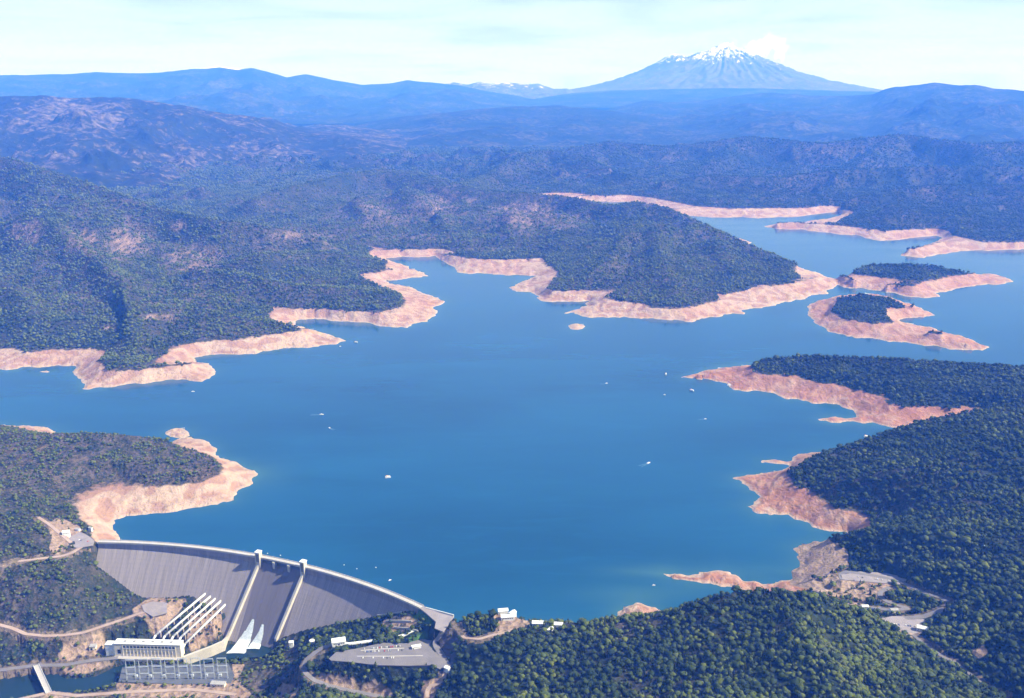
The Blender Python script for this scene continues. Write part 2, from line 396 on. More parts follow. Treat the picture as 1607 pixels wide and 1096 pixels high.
# ---- ridges and slopes: (u, v, z)
RIDGE = [
    # near-left peninsula
    [(-200, 640, 150), (-60, 668, 105), (20, 681, 92), (60, 682, 90), (130, 680, 88), (200, 683, 76), (262, 690, 55)],
    [(20, 735, 78), (90, 735, 72), (160, 725, 66), (240, 735, 55), (310, 735, 48)],
    [(-150, 760, 110), (20, 800, 70), (60, 790, 62)], [(20, 840, 66), (60, 850, 58), (70, 835, 56)],
    # left hills
    [(-300, 190, 640), (-120, 225, 540), (20, 250, 460), (60, 262, 425), (130, 285, 365), (200, 310, 310), (260, 330, 265), (330, 345, 235), (420, 355, 200), (500, 372, 130)],
    [(60, 330, 320), (120, 380, 240), (190, 440, 165), (200, 500, 110), (215, 545, 62)], [(300, 420, 150), (380, 430, 130), (460, 450, 95), (560, 455, 68), (600, 465, 55)], [(-100, 400, 240), (20, 450, 150), (60, 510, 80)],
    [(260, 480, 110), (330, 490, 80), (400, 505, 62), (450, 510, 50)], [(400, 400, 140), (520, 398, 85), (600, 408, 45)],
    [(400, 312, 165), (430, 300, 185), (480, 288, 195), (540, 275, 205), (600, 266, 212), (650, 270, 202), (720, 290, 178), (760, 300, 168), (830, 304, 172), (880, 308, 170), (930, 317, 160), (955, 324, 152)],
    [(640, 295, 172), (690, 340, 110), (720, 385, 56)], [(800, 330, 145), (810, 372, 80)], [(560, 310, 150), (585, 362, 62)], [(870, 335, 130), (880, 385, 75)], [(740, 320, 100), (760, 360, 55)], [(610, 345, 70), (640, 372, 48)],
    [(955, 324, 152), (1000, 317, 182), (1040, 324, 160), (1100, 350, 114), (1150, 373, 82), (1200, 395, 60), (1245, 411, 50)], [(1000, 342, 158), (960, 400, 118), (920, 440, 62)], [(992, 385, 88), (985, 420, 62), (976, 448, 45)], [(1088, 398, 66), (1098, 442, 46)], [(1180, 425, 45), (1200, 438, 41)], [(935, 385, 74), (900, 425, 46)], [(240, 400, 118), (270, 450, 84), (290, 500, 58)], [(100, 440, 116), (112, 500, 66)], [(340, 470, 70), (365, 497, 50)], [(470, 425, 84), (545, 440, 52)], [(50, 400, 190), (40, 440, 120)], [(160, 350, 250), (180, 400, 150)], [(1030, 352, 146), (1040, 415, 106), (1060, 465, 56)], [(1125, 378, 98), (1150, 425, 66)],
    # far side
    [(1290, 331, 45), (1340, 311, 110), (1400, 298, 150), (1480, 291, 170), (1560, 290, 178), (1607, 292, 180), (1900, 290, 190), (2600, 270, 260)], [(1400, 320, 120), (1390, 350, 60)], [(1520, 320, 120), (1500, 365, 50)],
    [(740, 292, 150), (790, 258, 200), (820, 242, 230), (855, 236, 245), (900, 242, 228), (940, 258, 180), (985, 275, 130)], [(1040, 285, 130), (1120, 275, 160), (1220, 280, 150), (1300, 268, 200), (1450, 262, 230), (1607, 262, 240)], [(1000, 300, 60), (1100, 312, 60), (1250, 312, 60)],
    [(640, 285, 60), (700, 282, 50)],
    # islands
    [(1340, 425, 46), (1365, 416, 54), (1420, 415, 58), (1460, 417, 54), (1510, 426, 42)], [(1330, 467, 50), (1360, 463, 60), (1395, 469, 50)], [(1325, 482, 47), (1350, 484, 56), (1378, 488, 48)], [(1345, 496, 44), (1370, 498, 42)], [(1408, 480, 41), (1432, 480, 38)], [(1460, 519, 41), (1485, 521, 40)],
    # right-hand hills
    [(1195, 563, 52), (1250, 559, 66), (1300, 560, 72), (1400, 563, 80), (1500, 571, 86), (1607, 577, 92), (1900, 580, 120), (2600, 560, 200)], [(1300, 585, 58), (1400, 600, 62), (1500, 612, 64), (1590, 622, 78)],
    [(1246, 738, 42), (1300, 715, 70), (1380, 684, 96), (1470, 655, 122), (1560, 643, 140), (1607, 628, 155), (1800, 600, 200)], [(1300, 760, 60), (1400, 740, 120), (1500, 715, 150), (1607, 690, 175)], [(1420, 800, 62), (1500, 790, 105), (1607, 770, 140), (1800, 720, 190)],
    [(1310, 842, 45), (1370, 832, 72), (1440, 835, 110), (1520, 850, 122), (1607, 850, 138), (1800, 830, 180)], [(1400, 880, 68), (1470, 900, 80), (1540, 905, 104), (1607, 900, 124)],
    [(1490, 955, 84), (1520, 940, 96), (1607, 915, 124), (1800, 880, 170)], [(1540, 1010, 96), (1607, 990, 118), (1800, 960, 165)], [(1590, 1080, 86), (1680, 1040, 124)],
    # the near hill on the right bank
    [(706, 985, 40), (740, 968, 50), (780, 962, 52), (830, 975, 50), (900, 978, 58), (960, 974, 70), (1000, 970, 78), (1050, 962, 100), (1110, 938, 132), (1165, 929, 148), (1205, 928, 154), (1240, 931, 154), (1290, 941, 146), (1350, 961, 122), (1400, 991, 100), (1450, 1020, 92), (1500, 1053, 90), (1550, 1088, 90)],
    [(1225, 955, 160), (1262, 1000, 172), (1296, 1050, 182), (1310, 1096, 186), (1330, 1200, 190)], [(1130, 975, 132), (1080, 1020, 118), (1040, 1070, 108), (1020, 1150, 100)], [(960, 1010, 80), (900, 1050, 68), (860, 1100, 60)], [(760, 1020, 38), (740, 1070, 28), (730, 1140, 16)], [(1390, 1060, 140), (1420, 1110, 140)],
    [(1455, 1000, 74), (1490, 1030, 72), (1530, 1062, 70), (1575, 1092, 68), (1640, 1140, 64)],
    # left abutment and the valley below the dam
    [(20, 905, 30), (70, 893, 32), (110, 885, 30)], [(20, 945, -8), (80, 930, 2), (125, 905, 12), (140, 882, 22)], [(150, 915, -18), (180, 935, -35), (210, 955, -48)], [(-200, 900, 60), (-200, 960, 10)],
    [(30, 1012, -68), (90, 1012, -70), (140, 1005, -66), (190, 985, -58)], [(110, 1028, -84), (160, 1018, -78)], [(195, 990, -62), (240, 985, -66), (300, 975, -58), (340, 985, -62)],
    [(400, 1045, -88), (450, 1035, -78), (440, 1015, -84), (480, 1008, -66)], [(420, 1075, -84), (400, 1090, -86), (480, 1092, -66)], [(540, 1000, -28), (600, 988, -5), (650, 985, 14), (670, 990, 20)], [(505, 1040, -8), (530, 1055, -18), (600, 1058, -8), (660, 1060, -4), (700, 1075, 2)], [(560, 1096, -38), (640, 1092, -26), (680, 1096, -14), (640, 1160, -30)],
    [(-200, 1160, -85), (60, 1110, -84), (200, 1090, -86), (300, 1095, -86), (360, 1160, -84)],
    [(700, 990, 38), (714, 1000, 30), (716, 1035, 16)],
]
# valley floors hidden behind the ridges: (u, distance, z)
VALLEY = [[(-400, 8300, 190), (-150, 7900, 150), (20, 7500, 120), (150, 7000, 100), (280, 6500, 90), (380, 5950, 85), (460, 5650, 75), (520, 5400, 62)],
          [(-400, 9400, 120), (0, 9100, 90), (300, 8900, 75), (600, 9000, 62), (760, 8700, 58), (840, 8500, 52)], [(960, 8900, 60), (1150, 9200, 62), (1400, 9400, 66), (1650, 9400, 70)], [(985, 6900, 50), (930, 6750, 60), (880, 6900, 58)], [(1340, 7500, 60), (1450, 7450, 70), (1600, 7450, 74)],
          [(90, 4350, 110), (150, 3900, 78), (130, 3550, 56)], [(300, 4250, 90), (330, 3900, 58)], [(350, 4600, 95), (430, 4450, 66)], [(525, 6900, 90), (545, 6300, 60)], [(690, 6700, 92), (668, 6050, 56)], [(775, 6100, 84), (755, 5650, 56)], [(985, 8300, 62), (1090, 8500, 70)]]
FARRIDGE = [[(840, 10600, 150), (960, 11200, 260), (1060, 10900, 215), (1180, 11300, 330), (1300, 10800, 290), (1420, 11200, 390), (1550, 10700, 330), (1750, 11000, 420)], [(1180, 11200, 320), (1140, 10200, 190), (1105, 9500, 90)], [(1420, 11100, 380), (1375, 10200, 240), (1345, 9600, 110)], [(960, 11100, 250), (990, 10200, 140)], [(1600, 10700, 330), (1550, 9900, 190), (1520, 9500, 100)], [(1040, 10000, 75), (1070, 9500, 62)], [(1260, 10100, 85), (1230, 9600, 64)]]
# flat pads: polygon, z
PADS = {
    'lot': ([(516, 1034), (528, 1023), (560, 1018), (600, 1009), (636, 1010), (662, 1003), (680, 1005), (694, 1020), (708, 1045), (690, 1050), (674, 1044), (640, 1045), (590, 1044), (550, 1039), (520, 1037)], 10.0),
    'plaza': ([(655, 952), (664, 951), (690, 962), (712, 968), (704, 980), (696, 992), (682, 986), (684, 976), (668, 962)], CREST - .4),
    'yard': ([(192, 1047), (240, 1043), (300, 1043), (358, 1041), (368, 1060), (362, 1072), (280, 1074), (186, 1070)], -84.0),
    'power': ([(160, 1036), (165, 1008), (240, 1002), (292, 1004), (296, 1032), (285, 1039)], -86.0),
    'leftlot': ([(108, 842), (128, 835), (140, 842), (148, 849), (146, 856), (120, 860), (108, 856)], CREST - .4),
    'dampad': ([(222, 950), (240, 944), (262, 946), (262, 962), (240, 968), (226, 960)], -46.0),
    'rampA': ([(1320, 902), (1350, 897), (1400, 900), (1425, 910), (1420, 918), (1370, 914), (1322, 910)], 46.0),
    'rampB': ([(1380, 972), (1400, 967), (1445, 968), (1462, 965), (1452, 978), (1450, 990), (1430, 996), (1400, 984)], 56.0),
    'basin': ([(356, 1004), (432, 1006), (420, 1030), (352, 1030), (300, 1032), (296, 1030)], -99.0),
    'vista': ([(776, 962), (800, 960), (816, 970), (826, 984), (800, 990), (784, 980)], 48.0),
}
RIVER = [(352, 1012), (318, 1026), (287, 1039), (240, 1039), (192, 1041), (150, 1062), (104, 1066), (82, 1054), (60, 1054), (20, 1060), (-250, 1085), (-250, 1150), (20, 1099), (76, 1090), (120, 1086), (186, 1072), (194, 1046), (240, 1044), (300, 1044), (352, 1036), (420, 1030), (432, 1008)]
RIVER_Z = -98.0
# roads: name, points (u, v, z), width, material
ROADS = [
    ('left', [(-60, 905, 44), (20, 882, 38), (60, 877, 37), (95, 873, 36.5), (112, 868, 37), (128, 858, 37.4)], 8, 'dirtroad', 'pale dirt road climbing to the left end of the dam crest'),
    ('leftup', [(112, 852, 40), (100, 842, 46), (88, 832, 52), (76, 822, 58), (60, 812, 64)], 7, 'dirtroad', 'ochre track climbing the cut slope above the dam left end'),
    ('powerroad', [(-60, 965, -30), (20, 986, -44), (40, 995, -48), (70, 998, -50), (100, 997, -51), (130, 993, -52), (160, 983, -52), (190, 973, -51), (215, 964, -48), (235, 959, -46.2)], 8, 'dirtroad', 'pinkish dirt road across the slope left of the penstocks'),
    ('river', [(-60, 1060, -84), (20, 1049, -84.5), (58, 1044, -85), (100, 1044, -85.3), (140, 1037, -85.6), (185, 1032, -85.8)], 10, 'asphalt', 'riverside road leading to the powerhouse'),
    ('near', [(-40, 1112, -85), (20, 1100, -85), (76, 1087, -85), (120, 1092, -85), (200, 1086, -84), (300, 1082, -84), (370, 1090, -84)], 8, 'dirtroad', 'dirt road on the near river bank below the switchyard'),
    ('loop', [(522, 1011, 6), (508, 1016, 2), (494, 1024, -3), (481, 1035, -8), (476, 1046, -13), (480, 1057, -18), (492, 1067, -22), (512, 1075, -26), (540, 1082, -30), (566, 1087, -33), (600, 1094, -36)], 9, 'asphalt', 'curved grey road looping round the visitor lot'),
    ('crestroad', [(697, 988, 34), (690, 998, 26), (684, 1006, 17), (684, 1014, 11.2), (694, 1028, 10.4)], 11, 'asphalt', 'road from the dam crest plaza down to the visitor lot'),
    ('exit', [(700, 1044, 10), (699, 1054, 6), (696, 1064, 1), (688, 1073, -4), (676, 1076, -7), (670, 1083, -10), (671, 1094, -14)], 7, 'dirtroad', 'sandy track looping below the visitor lot'),
    ('vistaroad', [(712, 978, 39), (728, 1001, 40), (752, 1003, 43), (772, 997, 45), (790, 994, 46), (806, 988, 47)], 6, 'dirtroad', 'pink dirt track to the white lakeside house'),
    ('rampupper', [(1322, 910, 46.2), (1318, 902, 44), (1326, 897, 46), (1350, 900, 46.2), (1380, 905, 46.2), (1410, 911, 46.4), (1432, 922, 49), (1450, 930, 54), (1472, 937, 62), (1488, 944, 70)], 9, 'asphalt', 'winding road above the boat ramp'),
    ('rampmid', [(1396, 922, 46), (1382, 928, 47), (1380, 935, 48), (1390, 943, 50), (1408, 950, 52), (1426, 955, 53), (1400, 958, 52), (1372, 954, 50), (1344, 954, 48)], 9, 'asphalt', 'hairpin road below the boat ramp parking'),
    ('ramplower', [(1386, 975, 55), (1420, 970, 56), (1448, 968, 57), (1466, 962, 62), (1482, 955, 68)], 11, 'asphalt', 'road along the lower boat ramp parking'),
    ('valley', [(1432, 996, 57), (1445, 1006, 62), (1462, 1018, 67), (1478, 1030, 71), (1500, 1040, 72.5), (1530, 1064, 70.5), (1548, 1078, 69.5), (1575, 1095, 68)], 7, 'asphalt', 'narrow road up the wooded valley beside the near hill'),
]
DIRT = [  # bare ground patches above the water: polygon (u, v), max distance
    [(74, 822), (92, 812), (118, 822), (134, 832), (110, 846), (104, 862), (88, 870), (76, 862), (82, 845)],
    [(86, 1034), (100, 1018), (124, 1008), (140, 1014), (128, 1026), (112, 1036)],
    [(130, 1010), (165, 990), (196, 986), (200, 1000), (164, 1012), (160, 1028), (128, 1030)],
    [(100, 1050), (150, 1040), (182, 1040), (172, 1048), (120, 1060), (96, 1058)],
    [(60, 1096), (80, 1084), (108, 1082), (116, 1096)],
    [(180, 1072), (280, 1074), (372, 1066), (384, 1078), (400, 1096), (190, 1096)], [(364, 1042), (384, 1042), (378, 1060), (366, 1066)],
    [(500, 1054), (520, 1060), (556, 1064), (566, 1080), (530, 1084), (506, 1076)], [(566, 1080), (584, 1066), (604, 1076), (622, 1094), (570, 1092)], [(440, 1070), (470, 1080), (460, 1096), (428, 1096)],
    [(300, 965), (345, 958), (352, 985), (345, 1000), (300, 1022), (292, 1006)], [(205, 958), (232, 940), (266, 940), (296, 940), (250, 998), (236, 994), (228, 972)],
    [(772, 960), (800, 954), (820, 968), (834, 980), (820, 992), (790, 998), (770, 1000), (780, 985)], [(600, 975), (640, 962), (660, 976), (640, 990), (606, 995)],
    [(1252, 850), (1300, 848), (1330, 862), (1332, 892), (1300, 900), (1390, 905), (1400, 920), (1360, 945), (1340, 955), (1310, 942), (1280, 928), (1240, 918), (1240, 890)],
    [(1390, 975), (1430, 985), (1450, 992), (1430, 1000), (1404, 988)],
    [(1520, 1018), (1545, 1015), (1552, 1026), (1535, 1034)],
    [(664, 1068), (690, 1068), (682, 1096), (660, 1096)],
]
GRASS = [[(640, 1000), (664, 994), (676, 998), (664, 1006), (640, 1010)], [(642, 957), (655, 952), (672, 968), (680, 980), (662, 978), (648, 968)]]
ROCKCUT = [(692, 1000), (702, 986), (716, 990), (716, 1036), (708, 1040), (700, 1026)]

# ================================================================== TERRAIN SHEET (r, theta) around the lake
NT_, TH0, TH1 = 1010, math.radians(-45), math.radians(45)
th = np.linspace(TH0, TH1, NT_); DTH = th[1] - th[0]
_r = [620.0]
while _r[-1] < 13500:
    r0 = _r[-1]; _r.append(r0 + min((r0 * r0 + 1e6) / 1e3 * 1.5e-3, r0 * 3.8e-3))
rr = np.array(_r); NR = len(rr)
R2, T2 = np.meshgrid(rr, th, indexing='ij')
GX, GY = R2 * np.sin(T2), R2 * np.cos(T2)
U0, V0 = proj(GX, GY, np.zeros_like(GX))
lake = inside(LAKE, U0, V0)
for pl in ISLANDS: lake &= ~inside(pl, U0, V0)
for pl, h in ISLETS: lake &= ~inside(pl, U0, V0)

pinw = np.zeros(GX.shape); pinv = np.zeros(GX.shape)
def splat(x, y, z, w=1.0):
    r = np.hypot(x, y); t = np.arctan2(x, y)
    i = np.clip(np.searchsorted(rr, r), 1, NR - 1); i = np.where(r - rr[i - 1] < rr[i] - r, i - 1, i)
    j = np.rint((t - TH0) / DTH).astype(int)
    ok = (j >= 0) & (j < NT_) & (r > rr[0]) & (r < rr[-1])
    np.add.at(pinw, (i[ok], j[ok]), w); np.add.at(pinv, (i[ok], j[ok]), (w * z)[ok] if np.ndim(z) else w * z)
def densify(pts, step=1.2):
    out = []
    for a, b in zip(pts[:-1], pts[1:]):
        n = max(2, int(math.dist(a[:2], b[:2]) / step))
        for k in range(n): out.append([a[i] + (b[i] - a[i]) * k / n for i in range(len(a))])
    out.append(list(pts[-1]))
    return np.array(out, float)
for pl in RIDGE:
    d = densify(pl) if len(pl) > 1 else np.array(pl, float); x, y = un(d[:, 0], d[:, 1], d[:, 2]); splat(x, y, d[:, 2])
def ud(u, r):
    a_ = np.arctan2(np.asarray(u, float) - PW / 2, FPX * CP + (PH / 2 - HOR) * SP); return r * np.sin(a_), r * np.cos(a_)
for pl in VALLEY:
    d = densify(pl, 1.5); x, y = ud(d[:, 0], d[:, 1]); splat(x, y, d[:, 2])
for pl in FARRIDGE:
    d = densify(pl, 1.5); x, y = ud(d[:, 0], d[:, 1]); splat(x, y, d[:, 2])
for k, pl in enumerate(TREE):
    d = densify(frac(pl, .07, 5, 50 + k)); x, y = un(d[:, 0], d[:, 1], RING); splat(x, y, np.full(len(d), RING))
for pl, z in LOWBARE:
    d = densify(pl); x, y = un(d[:, 0], d[:, 1], z); splat(x, y, np.full(len(d), z))
for pl, h in ISLETS:
    c = np.mean(pl, 0); x, y = un(np.array([c[0]]), np.array([c[1] - 2]), h); splat(x, y, np.array([h]))
# dam/ground contact line on the downstream face
CONTACT = [(133, 866), (150, 886), (180, 908), (205, 928), (224, 938), (262, 938), (300, 934), (324, 950), (342, 975), (351, 1000), (376, 1022), (410, 1020), (432, 1005), (455, 996), (480, 988), (520, 980), (560, 972), (596, 966), (630, 960), (648, 956)]
CSO = []
for a, b in CONTACT:
    x, y, z, s = on_face(a, b); CSO.append((s, z))
CSO.sort()
c_s = np.array([c[0] for c in CSO]); c_z = np.array([c[1] for c in CSO])
near = (np.abs(GX + 500) < 600) & (np.abs(GY - 1650) < 400)
ii = np.where(near)
ds, do = dam_coords(GX[ii], GY[ii])
cz = np.interp(ds, c_s, c_z); co_ = face_o(cz)
inner = (ds > 4) & (ds < DAM_L - 4) & (do > 0) & (do < co_ - 2)
m = np.zeros(GX.shape, bool); m[ii[0][inner], ii[1][inner]] = True
val = np.minimum(face_z(np.maximum(do, 5)) - 14, CREST - 22)
tmp = np.zeros(GX.shape); tmp[ii] = val
pinw[m] = 1; pinv[m] = tmp[m]
edge = (ds > 4) & (ds < DAM_L - 4) & (do >= co_ - 2) & (do < co_ + 5)
e2 = np.zeros(GX.shape, bool); e2[ii[0][edge], ii[1][edge]] = True
tmp2 = np.zeros(GX.shape); tmp2[ii] = cz - (do - co_) * .25
pinw[e2] = 1; pinv[e2] = tmp2[e2]
DAMMASK = m | e2
# the ground stays below the penstocks
PEN_T = [(319.6, 935), (328.5, 938.5), (335.8, 942.4), (344.7, 945.8), (351.7, 951.8)]
PEN_B = [(244.4, 997, -71.0), (259, 998, -71.0), (272, 998.7, -71.0), (284, 1000, -71.0), (290, 1011, -78.0)]
for (tu_, tv_), (bu_, bv_, bz_) in zip(PEN_T, PEN_B):
    x0, y0, z0, _s = on_face(tu_, tv_); x1, y1 = un(bu_, bv_, bz_)
    f = np.linspace(.06, 1.05, 60)
    for off in (-9, -4.5, 0, 4.5, 9):
        d = np.hypot(x1 - x0, y1 - y0); splat(x0 + (x1 - x0) * f - (y1 - y0) / d * off, y0 + (y1 - y0) * f + (x1 - x0) / d * off, z0 + (bz_ - z0) * f - 6.5, 6.0)
# pads and roads override everything
flat = np.zeros(GX.shape, bool)
for k, (pl, z) in PADS.items():
    uu, vv = proj(GX, GY, np.full_like(GX, z))
    q = inside(pl, uu, vv) & (~m)
    pinw[q] = 1; pinv[q] = z - (1.0 if k != 'basin' else 0)
    flat |= q
uu, vv = proj(GX, GY, np.full_like(GX, RIVER_Z))
q = inside(RIVER, uu, vv) & (~m)
pinw[q] = 1; pinv[q] = RIVER_Z - 5; river_mask = q
roadmask = np.zeros(GX.shape, bool); roadnear = np.zeros(GX.shape, bool)
ROADPTS = []
for nm, pts, wd, mt, lab in ROADS:
    d = densify(pts, 2.0); x, y = un(d[:, 0], d[:, 1], d[:, 2]); z = d[:, 2]
    for _ in range(3):
        x[1:-1] = (x[:-2] + x[1:-1] * 2 + x[2:]) / 4; y[1:-1] = (y[:-2] + y[1:-1] * 2 + y[2:]) / 4; z[1:-1] = (z[:-2] + z[1:-1] * 2 + z[2:]) / 4
    ROADPTS.append((nm, x, y, z, wd, mt, lab))
    b = (GX > x.min() - 30) & (GX < x.max() + 30) & (GY > y.min() - 30) & (GY < y.max() + 30) & ~m
    ii = np.where(b); px, py = GX[ii], GY[ii]
    best = np.full(px.shape, 1e9); bz = np.zeros(px.shape)
    for c0 in range(0, len(x), 64):
        dd = np.hypot(px[:, None] - x[None, c0:c0 + 64], py[:, None] - y[None, c0:c0 + 64]); k = dd.argmin(1); v_ = dd[np.arange(len(px)), k]
        g = v_ < best; best[g] = v_[g]; bz[g] = z[c0:c0 + 64][k[g]]
    g = best < wd / 2 + 4
    pinw[ii[0][g], ii[1][g]] = 1; pinv[ii[0][g], ii[1][g]] = bz[g] - .8; roadmask[ii[0][g], ii[1][g]] = True
    g = best < wd / 2 + 9; roadnear[ii[0][g], ii[1][g]] = True
# shoreline cells: small signed distance to the traced line
def shift_any(a):
    r = a.copy()
    r[1:] |= a[:-1]; r[:-1] |= a[1:]; r[:, 1:] |= a[:, :-1]; r[:, :-1] |= a[:, 1:]
    return r
band = shift_any(lake) & shift_any(~lake)
band = shift_any(band)
bi = np.where(band)
segs = []
for pl in [LAKE] + ISLANDS + [p for p, h in ISLETS]:
    a = np.array(pl, float); b = np.roll(a, -1, 0)
    ax, ay = un(a[:, 0], a[:, 1], 0.0); bx, by = un(b[:, 0], b[:, 1], 0.0)
    segs.append(np.stack([ax, ay, bx, by], 1))
segs = np.concatenate(segs)
bx, by = GX[bi], GY[bi]; sd = np.full(bx.shape, 1e9)
sx, sy = segs[:, 2] - segs[:, 0], segs[:, 3] - segs[:, 1]; sl2 = sx * sx + sy * sy + 1e-6
for c0 in range(0, len(bx), 4000):
    qx, qy = bx[c0:c0 + 4000, None] - segs[None, :, 0], by[c0:c0 + 4000, None] - segs[None, :, 1]
    t = np.clip((qx * sx + qy * sy) / sl2, 0, 1)
    sd[c0:c0 + 4000] = np.sqrt(((qx - t * sx) ** 2 + (qy - t * sy) ** 2).min(1))
lk = lake[bi]
zsh = np.where(lk, -.35 * sd, np.minimum(.30 * sd, 9))
pinw[lake] = 1; pinv[lake] = -9.0
keep = ~(DAMMASK[bi]) & (lk | (pinw[bi] == 0))
pinw[bi[0][keep], bi[1][keep]] = 1; pinv[bi[0][keep], bi[1][keep]] = zsh[keep]
pinw[-3:] = 1; pinv[-3:] = 70.0
pinned = pinw > 0
pval = np.where(pinned, pinv / np.maximum(pinw, 1e-9), 0)

# ---- multigrid relaxation of a gently domed surface through the pinned heights
def solve(pin, val, src):
    levels = []
    p, v, s, r_, t_ = pin, val, src, rr, th
    for k in range(7):
        levels.append((p, v, s, r_, t_))
        a, b = p.shape[0] // 2 * 2, p.shape[1] // 2 * 2
        pc = p[:a, :b].reshape(a // 2, 2, b // 2, 2); vc = v[:a, :b].reshape(a // 2, 2, b // 2, 2)
        cnt = pc.sum((1, 3)); vv_ = np.where(cnt > 0, (vc * pc).sum((1, 3)) / np.maximum(cnt, 1), 0)
        p, v, s = cnt > 0, vv_, s[:a, :b].reshape(a // 2, 2, b // 2, 2).mean((1, 3))
        r_ = r_[:a].reshape(-1, 2).mean(1); t_ = t_[:b].reshape(-1, 2).mean(1)
    z = None
    for k in range(6, -1, -1):
        p, v, s, r_, t_ = levels[k]
        n, mm = p.shape; dt = t_[1] - t_[0]
        dr = np.gradient(r_)
        rm = (r_[1:] + r_[:-1]) / 2; wr = rm * dt / np.diff(r_)
        wN = np.concatenate([wr, [0]])[:, None]; wS = np.concatenate([[0], wr])[:, None]
        wE = (dr / (r_ * dt))[:, None] * np.ones((1, mm)); wW = wE.copy(); wE[:, -1] = 0; wW[:, 0] = 0
        den = wN + wS + wE + wW; area = (r_ * dt * dr)[:, None]
        if z is None: z = np.where(p, v, v[p].mean())
        else:
            z = np.repeat(np.repeat(z, 2, 0), 2, 1)
            z = np.pad(z, ((0, max(0, n - z.shape[0])), (0, max(0, mm - z.shape[1]))), mode='edge')[:n, :mm]
            z = np.where(p, v, z)
        for it in range({6: 500, 5: 300, 4: 200, 3: 150, 2: 110, 1: 70, 0: 45}[k]):
            up = np.pad(z[1:], ((0, 1), (0, 0)), mode='edge'); dn = np.pad(z[:-1], ((1, 0), (0, 0)), mode='edge')
            ri = np.pad(z[:, 1:], ((0, 0), (0, 1)), mode='edge'); le = np.pad(z[:, :-1], ((0, 0), (1, 0)), mode='edge')
            zn = (wN * up + wS * dn + wE * ri + wW * le + s * area) / den
            z = np.where(p, v, zn)
    return z
hillz = np.clip((R2 - 2500) / 5000, 0, 1)
src = 0.0012 * np.minimum(1, (1700 / R2) ** 2.2)
GZ = solve(pinned, pval, src)
# ---- distance (in metres, capped) to anything pinned, so that relief fades into it
def dist_to(mask, n=60):
    d = np.where(mask, 0.0, 1e9); cr_ = np.gradient(rr)[:, None]; ct = (rr * DTH)[:, None]
    for k in range(n):
        d[1:] = np.minimum(d[1:], d[:-1] + cr_[1:]); d[:-1] = np.minimum(d[:-1], d[1:] + cr_[:-1])
        d[:, 1:] = np.minimum(d[:, 1:], d[:, :-1] + ct); d[:, :-1] = np.minimum(d[:, :-1], d[:, 1:] + ct)
    return np.minimum(d, 3000)
hard = lake | flat | roadmask | DAMMASK | river_mask | band
dh = dist_to(hard)
far = np.clip((R2 - 2600) / 3500, 0, 1)
w = np.clip(dh / (60 + 240 * far), 0, 1) ** 1.2
rw = np.zeros(GX.shape); pinw_keep = pinw.copy(); pinw[:] = 0; _pv = pinv.copy()
for pl in RIDGE:
    d = densify(pl) if len(pl) > 1 else np.array(pl, float); x, y = un(d[:, 0], d[:, 1], d[:, 2]); splat(x, y, d[:, 2])
for pl in FARRIDGE:
    d = densify(pl, 1.5); x, y = ud(d[:, 0], d[:, 1]); splat(x, y, d[:, 2])
drid = dist_to(pinw > 0, 40); pinw = pinw_keep; pinv = _pv
rp = np.clip(drid / (60 + 380 * far) - .08, 0, 1)                 # crests keep their traced line, valleys are cut between
big = ridged(GX + 2100, GY + 800, 1900, 3, .45) - .86
mid = ridged(GX + 400, GY + 250, 640, 4, .48) - .80
sml = ridged(GX + 900, GY - 300, 230, 3) - .6
tiny = ridged(GX - 300, GY + 100, 75, 3) - .5
over = np.clip((GZ - RING + 10) / 110, 0.08, 1.6)
BASE = GZ.copy()
GZ = GZ + w * rp * np.where(GZ > -30, 1, .5) * ((6 + 150 * far) * big * np.minimum(over, 1.4) + (14 + 130 * far) * mid * np.clip(over * 1.2, .1, 1.2) + (9 + 22 * far) * sml * np.clip(over * 1.5, .15, 1.1)) + w * 4 * (1 - far) * tiny * np.clip(over * 1.5, .2, 1)
_fl = RING + 3 + .28 * (BASE - RING)
GZ = np.where((BASE > RING + 1) & (GZ < _fl), _fl, GZ)          # relief never drowns the wooded ground
# gullies across the bare ring, cutting the waterline too
gul = ridged(GX, GY, 62, 3) - .5
gul = gul * (1 - .5 * far) + .5 * far * (ridged(GX, GY, 130, 3) - .5)
near0 = (np.abs(GZ) < 7) & ~DAMMASK & ~flat & ~roadmask & ~river_mask & (V0 < 960)
GZ = np.where(near0, GZ + gul * (3.0 + 2.5 * far), GZ)
ringw = np.clip(dh / 10, 0, 1) * np.clip((RING - 1 - GZ) / 12, 0, 1) * (GZ > 0) * (V0 > 0) * ~(flat | roadmask)
GZ = GZ + ringw * gul * (5.0 + 7.0 * far)
GZ = np.where(~lake & ~band & ~river_mask & ~DAMMASK & (dh > 3) & (GZ < .8) & (GZ > -12) & (V0 < 840), .8, GZ)
UU, VV = proj(GX, GY, GZ)
def ground(x, y):
    x = np.atleast_1d(np.asarray(x, float)); y = np.atleast_1d(np.asarray(y, float))
    r = np.hypot(x, y); t = (np.arctan2(x, y) - TH0) / DTH
    i = np.clip(np.searchsorted(rr, r) - 1, 0, NR - 2); f = np.clip((r - rr[i]) / (rr[i + 1] - rr[i]), 0, 1)
    j = np.clip(np.floor(t).astype(int), 0, NT_ - 2); g = np.clip(t - j, 0, 1)
    return (GZ[i, j] * (1 - g) + GZ[i, j + 1] * g) * (1 - f) + (GZ[i + 1, j] * (1 - g) + GZ[i + 1, j + 1] * g) * f
def gz(x, y): return float(ground(x, y)[0])

